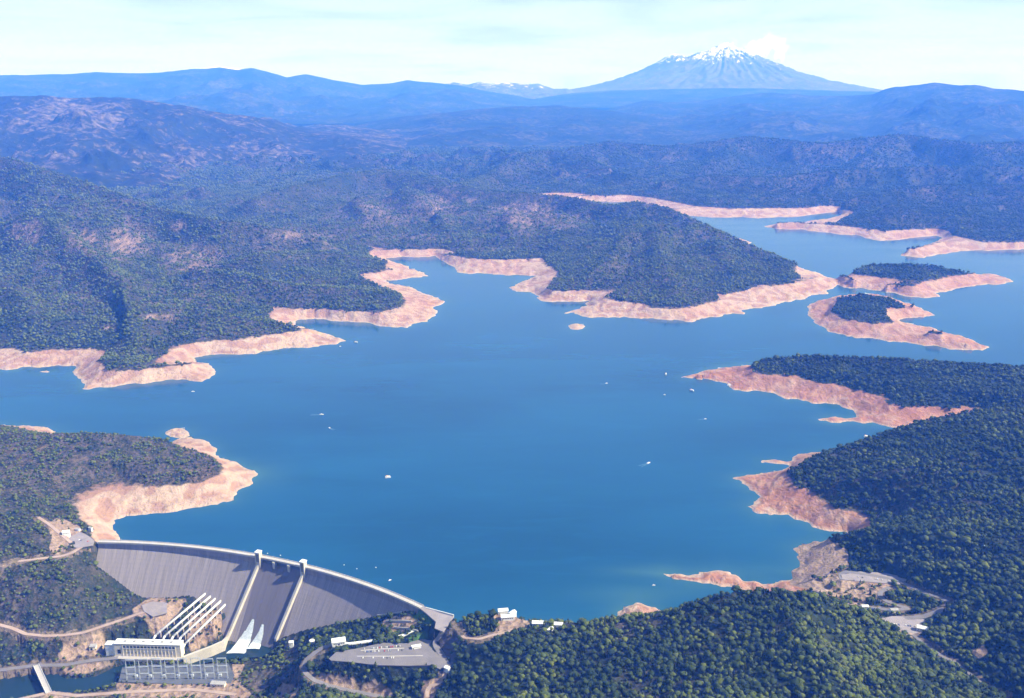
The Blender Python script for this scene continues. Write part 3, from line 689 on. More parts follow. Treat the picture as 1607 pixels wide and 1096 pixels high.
# ---- zones on the sheet
L1 = np.interp(U0, [-900, 20, 100, 400, 900, 1050, 1180, 1300, 1607, 2600], [610, 625, 640, 645, 600, 568, 556, 556, 564, 590])
inB = V0 > L1
L2 = np.interp(U0, [-900, 20, 500, 840, 900, 1000, 1030, 1100, 1190, 1320, 1400, 1607, 2600], [250, 255, 280, 316, 318, 324, 334, 345, 349, 336, 300, 285, 260])
L3 = np.interp(U0, [1040, 1100, 1190, 1300, 1320, 1420, 1600, 2600], [337, 346, 375, 415, 418, 412, 410, 400])
inE = V0 < L2
inF = (V0 >= L2) & (V0 < L3) & (U0 > 1090) & ~inB
inD1 = (U0 > 1311) & (V0 >= L3) & (V0 < np.interp(U0, [1300, 1400, 1500, 1600], [457, 461.5, 475, 480])) & ~inB & ~inF
inD2 = (U0 > 1250) & (V0 > np.interp(U0, [1250, 1300, 1311, 1400, 1500, 1600], [472, 465.5, 458, 461.5, 475, 480])) & ~inB & ~inF & ~inD1
region = np.where(inB, 1, np.where(inE, 3, np.where(inF, 4, np.where(inD1, 5, np.where(inD2, 6, 2)))))
downstream = inside([(-1500, 872), (20, 872), (133, 862), (150, 850), (660, 952), (690, 967), (716, 985), (716, 1900), (-1500, 1900)], UU, VV) & inB
downstream |= inB & (V0 > 1015) & (UU > 700) & (UU < 1300)
downstream |= inB & (VV > 985) & (UU > 1300)
region = np.where(inB & (((UU < 215) & (VV < 1040)) | ((VV < 846) & (UU < 430))), 7, region)
region = np.where((region == 1) & downstream & (UU < 470) & (VV > 850), 8, region)
for k, (pl, h) in enumerate(ISLETS):
    c = np.mean(pl, 0); region = np.where((np.abs(U0 - c[0]) < 26) & (np.abs(V0 - c[1]) < 11) & (region == (7 if k == 0 else 2)) & inside(ell(c[0], c[1], 24, 10), U0, V0), 9 + k, region)
bare = np.zeros(GX.shape)
for pl in DIRT: bare = np.maximum(bare, inside(pl, UU, VV) * inB * 1.0)
gr = np.zeros(GX.shape)
for pl in GRASS: gr = np.maximum(gr, inside(pl, UU, VV) * inB * 1.0)
rock = inside(ROCKCUT, UU, VV) * inB * 1.0
def blur(a, n=2):
    for _ in range(n):
        a = a.copy()
        a[1:-1] = (a[:-2] + 2 * a[1:-1] + a[2:]) / 4; a[:, 1:-1] = (a[:, :-2] + 2 * a[:, 1:-1] + a[:, 2:]) / 4
    return a
bare, gr, rock = blur(bare, 1), blur(gr, 1), blur(rock, 1)
bare = np.maximum(bare, .45 * (roadnear & ~flat & inB))
up = np.where(downstream, 0.0, 1.0)
red = np.clip(.22 + .60 * (U0 > 1000) * inB + .35 * (region >= 5) * (region <= 6) + .3 * fbm(GX, GY, 420, 2), 0, 1)
scrub = np.clip(np.where(region == 7, .65, np.where(region == 8, .45, np.where(region == 2, .45, np.where(region == 3, .48, np.where(region == 4, .3, .12))))) + .5 * fbm(GX + 77, GY, 520, 3), 0, 1)
# bare, burnt and rocky hillside patches of the left hills
_patch = np.zeros(GX.shape)
for (a, b, ra, rb, st) in [(40, 362, 26, 22, 1), (130, 375, 38, 26, .6), (200, 380, 36, 28, .8), (300, 405, 48, 24, .7), (280, 355, 14, 9, 1), (240, 498, 34, 5, 1), (172, 515, 13, 5, .9), (600, 330, 90, 30, .5), (690, 320, 60, 30, .55), (820, 340, 60, 26, .75), (880, 345, 40, 20, .5), (490, 368, 60, 14, .5), (640, 375, 80, 10, .4), (220, 175, 0, 0, 0)]:
    if ra: _patch = np.maximum(_patch, st * np.exp(-(((UU - a) / ra) ** 2 + ((VV - b) / rb) ** 2) ** 1.5) * (region == 2))
patch = np.clip(_patch * 1.3 + .3 * fbm(GX, GY, 140, 3) * (_patch > .05), 0, 1)

# ------------------------------------------------------------------ terrain material
def terrain_material():
    t = NT('shore_and_forest_ground')
    p = t.pos(); z = t.xyz(p)[2]
    n_big = t.noise(p, .006, 4, .55); n_med = t.noise(p, .035, 5, .6); n_fin = t.noise(p, .22, 5, .65)
    tl = t.math('ADD', z, t.math('MULTIPLY', t.math('SUBTRACT', n_med, .5), 14.0))
    ring = t.math('MULTIPLY', t.rng(tl, RING - 5.0, RING - 2.0, 1, 0), t.att('up'))
    # soil
    strata = t.noise(t.scale(p, (.003, .003, .34)), 1.0, 5, .75)
    streak = t.noise(t.scale(p, (.05, .05, .012)), 1.0, 4, .6)
    redf = t.math('ADD', t.att('red'), t.math('MULTIPLY', t.math('SUBTRACT', n_big, .5), 1.4), clamp=True)
    pale = t.mix(t.rng(n_med, .3, .7), (.42, .29, .205), (.54, .41, .31))
    rust = t.mix(t.rng(n_med, .3, .7), (.30, .108, .058), (.42, .195, .118))
    soil = t.mix(t.rng(redf, .15, .95), pale, rust)
    soil = t.mix(t.rng(strata, .42, .62, 0, .60), soil, t.mix(.5, soil, (.34, .20, .15)))
    soil = t.mix(t.rng(streak, .5, .75, 0, .5), soil, t.mix(.5, soil, (.56, .44, .33)))
    soil = t.mix(t.rng(t.att('gul'), .30, .48, .55, 0), soil, t.mix(.5, rust, (.20, .10, .075)))
    soil = t.mix(t.rng(t.att('gul'), .62, .82, 0, .55), soil, t.mix(.55, soil, (.56, .43, .32)))
    soil = t.mix(t.rng(z, .2, 3.2, .75, 0), soil, (.52, .43, .34))
    soil = t.mix(t.rng(n_fin, .32, .7, 0, .42), soil, (.26, .165, .125))
    soil = t.mix(t.math('MULTIPLY', t.rng(t.vor(p, .11), .10, .17, .8, 0), t.rng(n_med, .45, .6)), soil, (.13, .095, .08))
    # forest floor and canopy seen from afar
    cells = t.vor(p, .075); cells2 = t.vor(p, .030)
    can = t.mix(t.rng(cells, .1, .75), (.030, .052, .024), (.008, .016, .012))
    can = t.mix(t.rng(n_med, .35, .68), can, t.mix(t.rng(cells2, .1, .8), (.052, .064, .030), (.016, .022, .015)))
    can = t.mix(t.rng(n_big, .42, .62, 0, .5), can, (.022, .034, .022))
    n_out = t.math('ADD', t.noise(t.scale(p, (.020, .012, .02)), 1.0, 6, .72, .8), t.math('MULTIPLY', n_big, .45))
    can = t.mix(t.math('MULTIPLY', t.rng(n_out, .76, .96, 0, .75), t.rng(t.att('scrub'), .2, .6)), can, (.20, .155, .15))
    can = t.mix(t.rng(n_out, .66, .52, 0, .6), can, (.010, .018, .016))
    sc = t.math('MULTIPLY', t.att('scrub'), t.rng(t.math('ADD', n_fin, t.math('MULTIPLY', n_med, .6)), .72, 1.0))
    can = t.mix(sc, can, (.19, .13, .105))
    pt = t.math('MULTIPLY', t.att('patch'), t.rng(t.math('ADD', n_fin, t.noise(t.scale(p, (.03, .008, .03)), 1.0, 4, .6)), .88, 1.16))
    can = t.mix(t.math('MULTIPLY', pt, .8), can, (.36, .24, .19))
    c = t.mix(ring, can, soil)
    dirt = t.mix(t.rng(n_med, .3, .7), (.26, .17, .125), (.38, .28, .21))
    dirt = t.mix(t.rng(n_fin, .5, .68, 0, .7), dirt, (.06, .07, .035))
    c = t.mix(t.rng(t.math('ADD', t.att('bare'), t.math('MULTIPLY', t.math('SUBTRACT', n_fin, .5), .5)), .35, .6), c, dirt)
    c = t.mix(t.att('grass'), c, t.mix(n_fin, (.05, .12, .03), (.09, .17, .05)))
    c = t.mix(t.att('rock'), c, t.mix(n_fin, (.06, .055, .06), (.14, .12, .12)))
    h = t.math('ADD', t.math('MULTIPLY', cells, t.math('SUBTRACT', 1.0, ring)), t.math('ADD', t.math('MULTIPLY', n_fin, .35), t.math('MULTIPLY', ring, t.math('MULTIPLY', t.noise(p, .055, 4, .6, .5), 1.5))))
    t.bump(h, 7.0, .8)
    t.b.inputs['Specular IOR Level'].default_value = .05
    return t.done(c, .95)
M_TERR = terrain_material()

# ------------------------------------------------------------------ land objects
REG = {1: ('wooded_hillside', 'dark wooded hills rising along the right shore beside the dam', 'hill'),
       2: ('wooded_hills', 'large scrubby hills with bare pink shore beyond the open water', 'hill'),
       3: ('far_shore_hills', 'hazy blue wooded hills behind the farthest water arm', 'hill'),
       4: ('far_headland', 'rounded blue headland with bare shore across the far channel', 'hill'),
       5: ('island', 'long wooded island with a bare pink southern shore', 'island'),
       6: ('island', 'smaller wooded island with a long bare red sand tail', 'island'),
       7: ('wooded_peninsula', 'scrub-covered peninsula with broad sandy shore at the dam left end', 'hill'),
       8: ('valley_ground', 'rocky valley ground below the dam around powerhouse and river', 'ground'),
       9: ('sand_islet', 'small round bare islet off the near-left peninsula', 'islet'),
       10: ('sand_islet', 'tiny pink islet off the central wooded headland', 'islet'),
       11: ('sand_bar', 'thin sand bar just off the left shore', 'islet')}
idx = np.arange(NR * NT_).reshape(NR, NT_)
q00, q01, q11, q10 = idx[:-1, :-1], idx[:-1, 1:], idx[1:, 1:], idx[1:, :-1]
alll = lake[:-1, :-1] & lake[:-1, 1:] & lake[1:, 1:] & lake[1:, :-1]
deep = alll & (GZ[:-1, :-1] < -8.9) & (GZ[1:, 1:] < -8.9) & (GZ[:-1, 1:] < -8.9) & (GZ[1:, :-1] < -8.9)
freg = region[:-1, :-1]
co_all = np.stack([GX, GY, GZ], -1).reshape(-1, 3)
A = {'gul': np.clip(gul + .5, 0, 1), 'up': up, 'red': red, 'bare': bare, 'grass': gr, 'rock': rock, 'scrub': scrub, 'patch': patch}
LAND = {}
for k, (nm, lab, cat) in REG.items():
    mk = (freg == k) & ~deep
    if not mk.any(): continue
    qd = np.stack([q00[mk], q01[mk], q11[mk], q10[mk]], 1)[:, ::-1]
    used, inv = np.unique(qd, return_inverse=True)
    o = mesh_np(nm, co_all[used], inv.reshape(-1, 4), M_TERR, True, {n: a.ravel()[used] for n, a in A.items()})
    LAND[k] = tag(o, lab, cat, kind='structure')

# ------------------------------------------------------------------ lake
def water_material(name, deepc, shal, rough=.12, bumpy=.25):
    t = NT(name); p = t.pos()
    sh = t.att('shore')
    pat = t.noise(t.scale(p, (.0011, .0030, 1)), 1.0, 4, .55, .6)
    pat2 = t.noise(t.scale(p, (.0045, .022, 1)), 1.0, 5, .6, 1.0)
    c = t.mix(t.rng(pat, .33, .68), tuple(x * .90 for x in deepc), tuple(x * 1.24 for x in deepc))
    c = t.mix(t.rng(pat2, .52, .74, 0, .35), c, tuple(x * 1.5 for x in deepc))
    c = t.mix(sh, c, shal)
    t.b.inputs['Specular IOR Level'].default_value = .5
    t.b.inputs['IOR'].default_value = 1.33
    n1 = t.noise(t.scale(p, (.10, .16, .1)), 1.0, 3, .6); n2 = t.noise(t.scale(p, (.014, .024, .01)), 1.0, 3, .6)
    t.bump(t.math('ADD', t.math('MULTIPLY', n1, .35), t.math('MULTIPLY', n2, .6)), 1.0, bumpy)
    wind = t.rng(pat, .3, .75, rough * .8, rough * 1.9)
    return t.done(c, wind)
M_LAKE = water_material('lake_water', (.006, .060, .128), (.036, .112, .140))
# an even sheet of quads over the lake, its rim hidden under the shore
bs = 4
a, b = (NR - 1) // bs, (NT_ - 1) // bs
lk4 = lake[:a * bs, :b * bs].reshape(a, bs, b, bs).any((1, 3))
ci, cj = np.arange(a + 1) * bs, np.arange(b + 1) * bs
cidx = np.arange((a + 1) * (b + 1)).reshape(a + 1, b + 1)
qd = np.stack([cidx[:-1, :-1][lk4], cidx[1:, :-1][lk4], cidx[1:, 1:][lk4], cidx[:-1, 1:][lk4]], 1)
dl = dist_to(~lake, 40)
shore = np.exp(-dl / 26.0) * .85 * np.clip(.75 + .8 * fbm(GX, GY, 300, 2), 0, 1.2)
shore += .55 * np.exp(-(((U0 - 1010) / 70) ** 2 + ((V0 - 897) / 9) ** 2)) + .5 * np.exp(-(((U0 - 1000) / 95) ** 2 + ((V0 - 932) / 14) ** 2)) + .3 * np.exp(-(((U0 - 420) / 40) ** 2 + ((V0 - 745) / 22) ** 2)) + .3 * np.exp(-(((U0 - 1190) / 50) ** 2 + ((V0 - 895) / 10) ** 2))
used, inv = np.unique(qd, return_inverse=True)
sub = np.ix_(ci, cj)
wc = np.stack([GX[sub], GY[sub], np.zeros((a + 1, b + 1))], -1).reshape(-1, 3)
lake_o = mesh_np('lake', wc[used], inv.reshape(-1, 4), M_LAKE, True, {'shore': np.clip(shore, 0, 1)[sub].ravel()[used]})
tag(lake_o, 'wide blue reservoir lake filling the valley behind the dam', 'lake', kind='structure')
# river below the dam
rp = [P(u, v, RIVER_Z) for u, v in RIVER]
bm = bmesh.new(); f = bm.faces.new([bm.verts.new(p) for p in rp]); bm.normal_update()
if f.normal.z < 0: f.normal_flip()
bmesh.ops.triangulate(bm, faces=bm.faces[:])
me = bpy.data.meshes.new('river'); bm.to_mesh(me); bm.free()
M_RIVER = water_material('river_water', (.010, .027, .030), (.02, .05, .05), .08, .2)
me.materials.append(M_RIVER)
river_o = link(bpy.data.objects.new('river', me)); tag(river_o, 'dark teal river running off to the left below the dam', 'river', kind='structure')

# ================================================================== FAR RANGES
def range_material(name, base, alt, snow=None, snow_z=None, patchc=None, span=900.0):
    t = NT(name); p = t.pos(); z = t.xyz(p)[2]
    n1 = t.noise(p, .0012, 6, .6); n2 = t.noise(p, .011, 6, .72)
    c = t.mix(t.rng(n1, .35, .65), base, alt)
    c = t.mix(t.rng(n2, .3, .7), tuple(x * .55 for x in base), c)
    if patchc: c = t.mix(t.rng(t.math('ADD', n2, t.math('MULTIPLY', n1, .7)), .86, 1.10, 0, .8), c, patchc)
    if snow:
        sn = t.noise(t.scale(p, (.0042, .0042, .0020)), 1.0, 7, .72)
        c = t.mix(t.rng(t.math('ADD', sn, t.math('MULTIPLY', t.math('SUBTRACT', z, snow_z), .27 / span)), .63, .70), c, snow)
    if False:
        sz = t.math('ADD', z, t.math('MULTIPLY', t.math('SUBTRACT', t.noise(t.scale(p, (.0035, .0035, .0012)), 1.0, 7, .75), .5), 1500.0))
        c = t.mix(t.rng(sz, snow_z, snow_z + 130), c, snow)
    t.bump(n2, 60.0, .8)
    t.b.inputs['Specular IOR Level'].default_value = .03
    return t.done(c, .95)
def far_range(name, label, sky, dist, foot, back, zfoot, mat, relief=1.0, scale=1500, seed=0, nrow=110, u0=None, u1=None, du=2.4, power=1.15, cat='mountain range'):
    """sky: skyline pixels of the crest; dist: crest distance (number or [(u, d)...])"""
    sky = np.array(sky, float)
    u0 = sky[0, 0] if u0 is None else u0; u1 = sky[-1, 0] if u1 is None else u1
    uc = np.arange(u0, u1 + du, du)
    vc = np.interp(uc, sky[:, 0], sky[:, 1])
    if np.ndim(dist): dist = np.array(dist, float); D = np.interp(uc, dist[:, 0], dist[:, 1])
    else: D = np.full(uc.shape, float(dist))
    D = D * (1 + .04 * perlin(uc / 150.0 + seed, uc * 0 + .5))
    # height of the crest seen at (uc, vc) from the air at distance D
    dy = FPX * CP - (vc - PH / 2) * SP; dz = -FPX * SP - (vc - PH / 2) * CP; dx = uc - PW / 2
    hor = np.hypot(dx, dy); zc_ = CAM_H + dz / hor * D; ang = np.arctan2(dx, dy)
    zc_ = zc_ + relief * D / FPX * 1.1 * fbm(uc, uc * 0 + seed * 3.1, 34, 4)
    front = np.linspace(0, 1, nrow) ** .85; rear = np.linspace(0, 1, nrow // 3)[1:]
    rows = []; hh = []
    F = foot if np.ndim(foot) == 0 else np.interp(uc, np.array(foot)[:, 0], np.array(foot)[:, 1])
    for t in front: rows.append(F + (D - F) * t); hh.append(np.full(uc.shape, t))
    for t in rear: rows.append(D + (back - D) * t); hh.append(np.full(uc.shape, 1 + t))
    R = np.array(rows); Hh = np.array(hh)
    X, Y = R * np.sin(ang)[None], R * np.cos(ang)[None]
    prof = np.where(Hh <= 1, np.clip(Hh, 0, 1) ** power, 1 - (Hh - 1))
    base = zfoot + (zc_[None] - zfoot) * prof
    rn = ridged(X + 5000 * seed, Y, scale, 6, .55) - .5
    rn2 = ridged(X + 900, Y - 7000 * seed, scale * 2.6, 4) - .5
    amp = np.maximum(zc_[None] - zfoot, 150) * relief
    env = np.clip(Hh * 5, 0, 1) * np.clip(np.abs(1 - Hh) * 3.2, 0, 1)
    Z = base + amp * env * (.42 * rn + .45 * rn2)
    # nothing may rise above the sight line to the crest
    lim = CAM_H + (zc_[None] - CAM_H) * R / D[None]
    Z = np.where((Hh < 1), np.minimum(Z, lim - (1 - Hh) * amp * .04), Z)
    n, mcol = X.shape
    ix = np.arange(n * mcol).reshape(n, mcol)
    qd = np.stack([ix[:-1, :-1].ravel(), ix[:-1, 1:].ravel(), ix[1:, 1:].ravel(), ix[1:, :-1].ravel()], 1)[:, ::-1]
    o = mesh_np(name, np.stack([X, Y, Z], -1).reshape(-1, 3), qd, mat)
    return tag(o, label, cat, kind='structure')
M_RA = range_material('range_scrub', (.026, .036, .022), (.070, .062, .045), patchc=(.30, .23, .19))
M_RB = range_material('range_forest', (.022, .036, .024), (.040, .050, .032), patchc=(.13, .11, .085))
M_RC = range_material('range_crags', (.10, .10, .10), (.22, .21, .20), (.72, .70, .68), 500, span=500.0)
M_RS = range_material('volcano_rock', (.11, .10, .10), (.22, .19, .18), (.80, .81, .84), 1290)
far_range('mountain_range', 'scrubby blue mountain range filling the upper left behind the near hills', [(-700, 120), (-300, 138), (-80, 150), (20, 152), (60, 149), (110, 155), (160, 152), (215, 155), (260, 163), (300, 168), (345, 177), (400, 184), (450, 200), (490, 210), (530, 212), (580, 222), (640, 236), (700, 252), (770, 272), (840, 290)], [(-700, 15000), (20, 13500), (500, 13000), (840, 11000)], [(-700, 8600), (300, 8800), (600, 9400), (840, 10500)], 19000, 60, M_RA, 1.25, 1500, 1, 170)
far_range('mountain_range', 'broad blue wooded range in the middle distance below the volcano', [(430, 240), (520, 212), (580, 192), (640, 182), (690, 178), (760, 170), (820, 167), (880, 166), (940, 172), (1000, 180), (1060, 186), (1130, 196), (1200, 205), (1290, 214), (1400, 226)], 19000, 12300, 25000, 40, M_RB, .8, 1700, 2, 110)
far_range('mountain_range', 'massive blue range with a flat summit filling the upper right', [(860, 196), (930, 182), (975, 168), (1010, 158), (1060, 161), (1120, 156), (1170, 149), (1210, 146), (1260, 149), (1320, 151), (1370, 149), (1385, 142), (1405, 136), (1440, 134), (1468, 130), (1500, 134), (1530, 133), (1560, 139), (1607, 143), (1720, 150), (2300, 140)], [(860, 24000), (1200, 25000), (1400, 22000), (2300, 18000)], [(860, 15000), (1200, 12300), (2300, 11000)], 33000, 60, M_RB, .9, 2000, 3, 130)
far_range('mountain_range', 'long pale blue skyline range across the far left horizon', [(-700, 112), (-200, 122), (20, 118), (60, 117), (110, 117), (150, 113), (200, 115), (255, 114), (300, 109), (345, 106), (372, 110), (395, 107), (420, 113), (450, 121), (480, 117), (520, 125), (565, 133), (610, 131), (640, 126), (680, 130), (720, 134), (780, 146), (840, 156), (900, 163), (980, 168)], 31000, 20000, 42000, 60, M_RB, .7, 2600, 4, 90, power=1.0)
far_range('mountain_range', 'faint pale peak showing just above the far left skyline', [(250, 122), (290, 111), (330, 105), (352, 105), (400, 112), (450, 122)], 40000, 34000, 44000, 300, M_RC, .6, 2600, 9, 40)
far_range('rocky_crags', 'pale rocky crags streaked with snow left of the volcano', [(640, 142), (690, 133), (712, 129), (735, 133), (752, 128), (770, 131), (790, 129), (815, 132), (845, 131), (868, 140), (890, 139), (905, 147), (940, 158), (980, 165)], 36000, 31000, 42000, 250, M_RC, .9, 1300, 5, 60)
far_range('volcano_foot', 'pale blue lowland in front of the snow-capped volcano', [(820, 158), (900, 146), (960, 142), (1020, 141), (1100, 139), (1180, 139), (1260, 141), (1330, 143), (1420, 146), (1520, 146), (2300, 140)], 31500, 25500, 36000, 200, M_RB, .35, 2600, 6, 50)

# ---- the volcano: a real cone with a shoulder peak, ribs and gullies
VD = 40000.0
def volcano():
    c = P(1131, 120, 0) if False else None
    ang = math.atan((1134 - PW / 2) / (FPX * CP + (PH / 2 - HOR) * SP))
    cx, cy = VD * math.sin(ang), VD * math.cos(ang)
    mpp = VD / math.hypot(FPX * CP + (PH / 2 - HOR) * SP, 1134 - PW / 2)     # metres per pixel out there
    n, mm = 220, 260
    rad = np.linspace(0, 1, n) ** 1.25 * 270 * mpp
    a = np.linspace(0, 2 * np.pi, mm, endpoint=False)
    RR, AA = np.meshgrid(rad, a, indexing='ij')
    X, Y = RR * np.cos(AA), RR * np.sin(AA)
    d = RR / mpp
    top = np.interp(d, [0, 3, 10, 26, 40, 66, 116, 166, 236, 270], [51, 50, 46, 39, 34, 24, 5, -8, -20, -25])
    # shoulder cone on the near left
    d2 = np.hypot(X / mpp + 78, Y / mpp + 10)
    sh = np.interp(d2, [0, 5, 16, 46, 70, 96, 150, 220], [33, 32, 28.5, 11, 2, -7, -20, -28])
    Z = np.maximum(top, sh)
    g = ridged(np.cos(AA) * 9 + X / mpp / 60, np.sin(AA) * 9 + Y / mpp / 60, 1.0, 4) - .5
    jag = fbm(X / mpp, Y / mpp, 9, 4)
    Z = Z + g * np.clip(d / 40, .1, 1) * 5.5 * np.clip((260 - d) / 90, 0, 1) + jag * 1.3 * np.clip(1 - d / 130, .12, 1)
    zz = CAM_H + Z * mpp
    ix = np.arange(n * mm).reshape(n, mm); nx = np.roll(ix, -1, 1)
    qd = np.stack([ix[:-1].ravel(), ix[1:].ravel(), nx[1:].ravel(), nx[:-1].ravel()], 1)
    o = mesh_np('snowy_volcano', np.stack([X + cx, Y + cy, zz], -1).reshape(-1, 3), qd, M_RS)
    tag(o, 'tall snow-capped volcano with a shoulder peak on the horizon', 'mountain', kind='structure')
volcano()
# plain that carries the ground on to the horizon under the far ranges
gm = NT('far_ground'); gm_c = gm.mix(gm.rng(gm.noise(gm.pos(), .002, 6, .6), .35, .65), (.028, .040, .026), (.05, .052, .036)); gm.done(gm_c, .95)
g_r = np.array([13400, 18000, 26000, 40000, 50000, 57000.0]); g_t = np.linspace(math.radians(-45), math.radians(45), 41)
gR, gT = np.meshgrid(g_r, g_t, indexing='ij'); ix = np.arange(gR.size).reshape(gR.shape)
qd = np.stack([ix[:-1, :-1].ravel(), ix[:-1, 1:].ravel(), ix[1:, 1:].ravel(), ix[1:, :-1].ravel()], 1)[:, ::-1]
o = mesh_np('far_ground', np.stack([gR * np.sin(gT), gR * np.cos(gT), np.full(gR.shape, 20.0)], -1).reshape(-1, 3), qd, gm.m)
tag(o, 'level dark ground running out to the horizon', 'ground', kind='structure')

# ================================================================== HAZE
hz = bpy.data.materials.new('haze'); hz.use_nodes = True
hn, hl = hz.node_tree.nodes, hz.node_tree.links; hn.clear()
ho = hn.new('ShaderNodeOutputMaterial'); hv = hn.new('ShaderNodeVolumePrincipled')
hv.inputs['Color'].default_value = (.056, .215, 1.0, 1)
hv.inputs['Absorption Color'].default_value = (1, 1, 1, 1)
hv.inputs['Density'].default_value = 7.2e-5
hv.inputs['Anisotropy'].default_value = 0.0
hl.new(hv.outputs[0], ho.inputs['Volume'])
HZ_TOP = CAM_H + 54 * VD / FPX + 120
haze = MB().hexa([(-62000, -6000, -140), (62000, -6000, -140), (62000, 60000, -140), (-62000, 60000, -140)], [(-62000, -6000, HZ_TOP), (62000, -6000, HZ_TOP), (62000, 60000, HZ_TOP), (-62000, 60000, HZ_TOP)]).build('haze', hz)
tag(haze, 'blue summer haze thickening towards the far mountains', 'haze', kind='stuff')
# ================================================================== DAM
def concrete_material(name, c1, c2, streak=.5, attr=True):
    t = NT(name); p = t.pos(); z = t.xyz(p)[2]
    cb = t.n.new('ShaderNodeCombineXYZ')
    if attr: t.l.new(t.att('along'), cb.inputs[0]); t.l.new(t.math('MULTIPLY', z, .035), cb.inputs[1])
    v = cb.outputs[0] if attr else p
    n1 = t.noise(v, .55, 6, .65); n2 = t.noise(v, .09, 4, .6); n3 = t.noise(p, .4, 4, .6)
    c = t.mix(t.rng(n2, .3, .7), c1, c2)
    c = t.mix(t.rng(n1, .42, .70, 0, streak), c, tuple(x * .48 for x in c1))
    c = t.mix(t.rng(n1, .22, .38, streak * .9, 0), c, tuple(min(1, x * 1.35) for x in c2))
    c = t.mix(t.rng(n3, .3, .7, 0, .12), c, (.2, .17, .16))
    rnd = t.rand(); c = t.mix(t.rng(rnd, 0, 1, 0, .22), c, tuple(x * .72 for x in c1))
    if attr:
        lift = t.math('FRACT', t.math('MULTIPLY', z, 1 / 7.6)); c = t.mix(t.rng(lift, .90, .95, 0, .22), c, (.12, .11, .11))
    return t.done(c, .88)
M_FACE = concrete_material('weathered_concrete', (.27, .235, .23), (.38, .33, .32), .65)
M_APRON = concrete_material('spillway_concrete', (.15, .135, .145), (.205, .18, .19), .45)
M_PALE = concrete_material('pale_concrete', (.48, .44, .375), (.60, .55, .475), .2, False)
M_DECK = concrete_material('deck_concrete', (.40, .375, .36), (.50, .465, .44), .2, False)
M_WHITE = plain('white_paint', (.78, .77, .74), .6, .06)
M_CREAM = plain('cream_wall', (.80, .71, .56), .8, .06)
M_ROOFG = plain('grey_roof', (.34, .33, .33), .8, .1)
M_DARK = plain('dark_opening', (.03, .032, .036), .5, .1)
M_GLASS = plain('window_glass', (.04, .05, .06), .15, .1, .3, .5)
M_STEEL = plain('galvanised_steel', (.50, .54, .58), .5, .08)
M_GATE = plain('gate_steel', (.10, .11, .13), .5, .15)
def with_along(o):
    n = len(o.data.vertices); a = np.zeros(n * 3, np.float32); o.data.vertices.foreach_get('co', a); a = a.reshape(-1, 3)
    s, _ = dam_coords(a[:, 0], a[:, 1])
    at = o.data.attributes.new('along', 'FLOAT', 'POINT'); at.data.foreach_set('value', s.astype(np.float32)); return o
sT = [dam_coords(*un(405, 876, CREST))[0][0], dam_coords(*un(478, 889, CREST))[0][0]]
dam_c = dam_frame(DAM_L / 2)[0]
dam = empty('dam', (0, 0, 0))
tag(dam, 'curved concrete gravity dam with central spillway holding back the lake', 'dam')
def sec(s, o, z):
    p, t, n = dam_frame(s); q = p + n * o; return (q.x, q.y, z)
nb = 54
edges = np.linspace(0, DAM_L, nb + 1)
# make block joints coincide with the spillway edges
for k in (0, 1): edges[np.abs(edges - sT[k]).argmin()] = sT[k]
SPILL_TOP = CREST - 13.0
for i in range(nb):
    a, b = edges[i] + .18, edges[i + 1] - .18
    sp = edges[i] >= sT[0] - 1 and edges[i + 1] <= sT[1] + 1
    j = random.Random(i).uniform(-.22, .22)
    top = SPILL_TOP if sp else CREST - 1.6
    mb = MB(); zb = -128.0
    prof = [(-4.5, zb), (-4.5, top)]
    if sp: prof += [(-1, top + 1.2), (4, top + .6), (face_o(top - 5) + j, top - 5)]
    else: prof += [(5 + j, top), (5 + j, CREST - VERT)]
    prof += [(face_o(z) + j, z) for z in (-10, -45, -85)] + [(face_o(zb) + j, zb)]
    n = len(prof)
    mb.add([sec(a, o, z) for o, z in prof] + [sec(b, o, z) for o, z in prof],
           [tuple(range(n - 1, -1, -1)), tuple(range(n, 2 * n))] + [(k, (k + 1) % n, n + (k + 1) % n, n + k) for k in range(n)])
    with_along(mb.build('concrete_block', M_APRON if sp else M_FACE, dam))
# crest road, parapets with a recessed walkway below
def strip_on_dam(name, o0, o1, z0, z1, mat, s0=0.0, s1=None, n=64, parent=dam):
    s1 = DAM_L if s1 is None else s1; mb = MB()
    ss = np.linspace(s0, s1, n)
    for a, b in zip(ss[:-1], ss[1:]):
        mb.hexa([sec(a, o0, z0), sec(a, o1, z0), sec(b, o1, z0), sec(b, o0, z0)], [sec(a, o0, z1), sec(a, o1, z1), sec(b, o1, z1), sec(b, o0, z1)])
    return mb.build(name, mat, parent)
strip_on_dam('crest_road', -4.2, 5.6, CREST - 1.55, CREST, M_DECK)
strip_on_dam('parapet', -5.2, -4.2, CREST - 1.5, CREST + 1.3, M_DECK)
strip_on_dam('parapet', 5.6, 6.6, CREST - 2.4, CREST + 1.3, M_PALE)
strip_on_dam('road_marking', -.1, .35, CREST + .004, CREST + .03, M_WHITE)
for k in range(22):
    s = 18 + k * (DAM_L - 36) / 21
    mb = MB(); mb.bar(sec(s, 5.1, CREST), sec(s, 5.1, CREST + 8), .16, 5); mb.bar(sec(s, 5.1, CREST + 8), sec(s, 2.6, CREST + 8.6), .12, 5)
    mb.build('lamp_post', M_STEEL, dam)
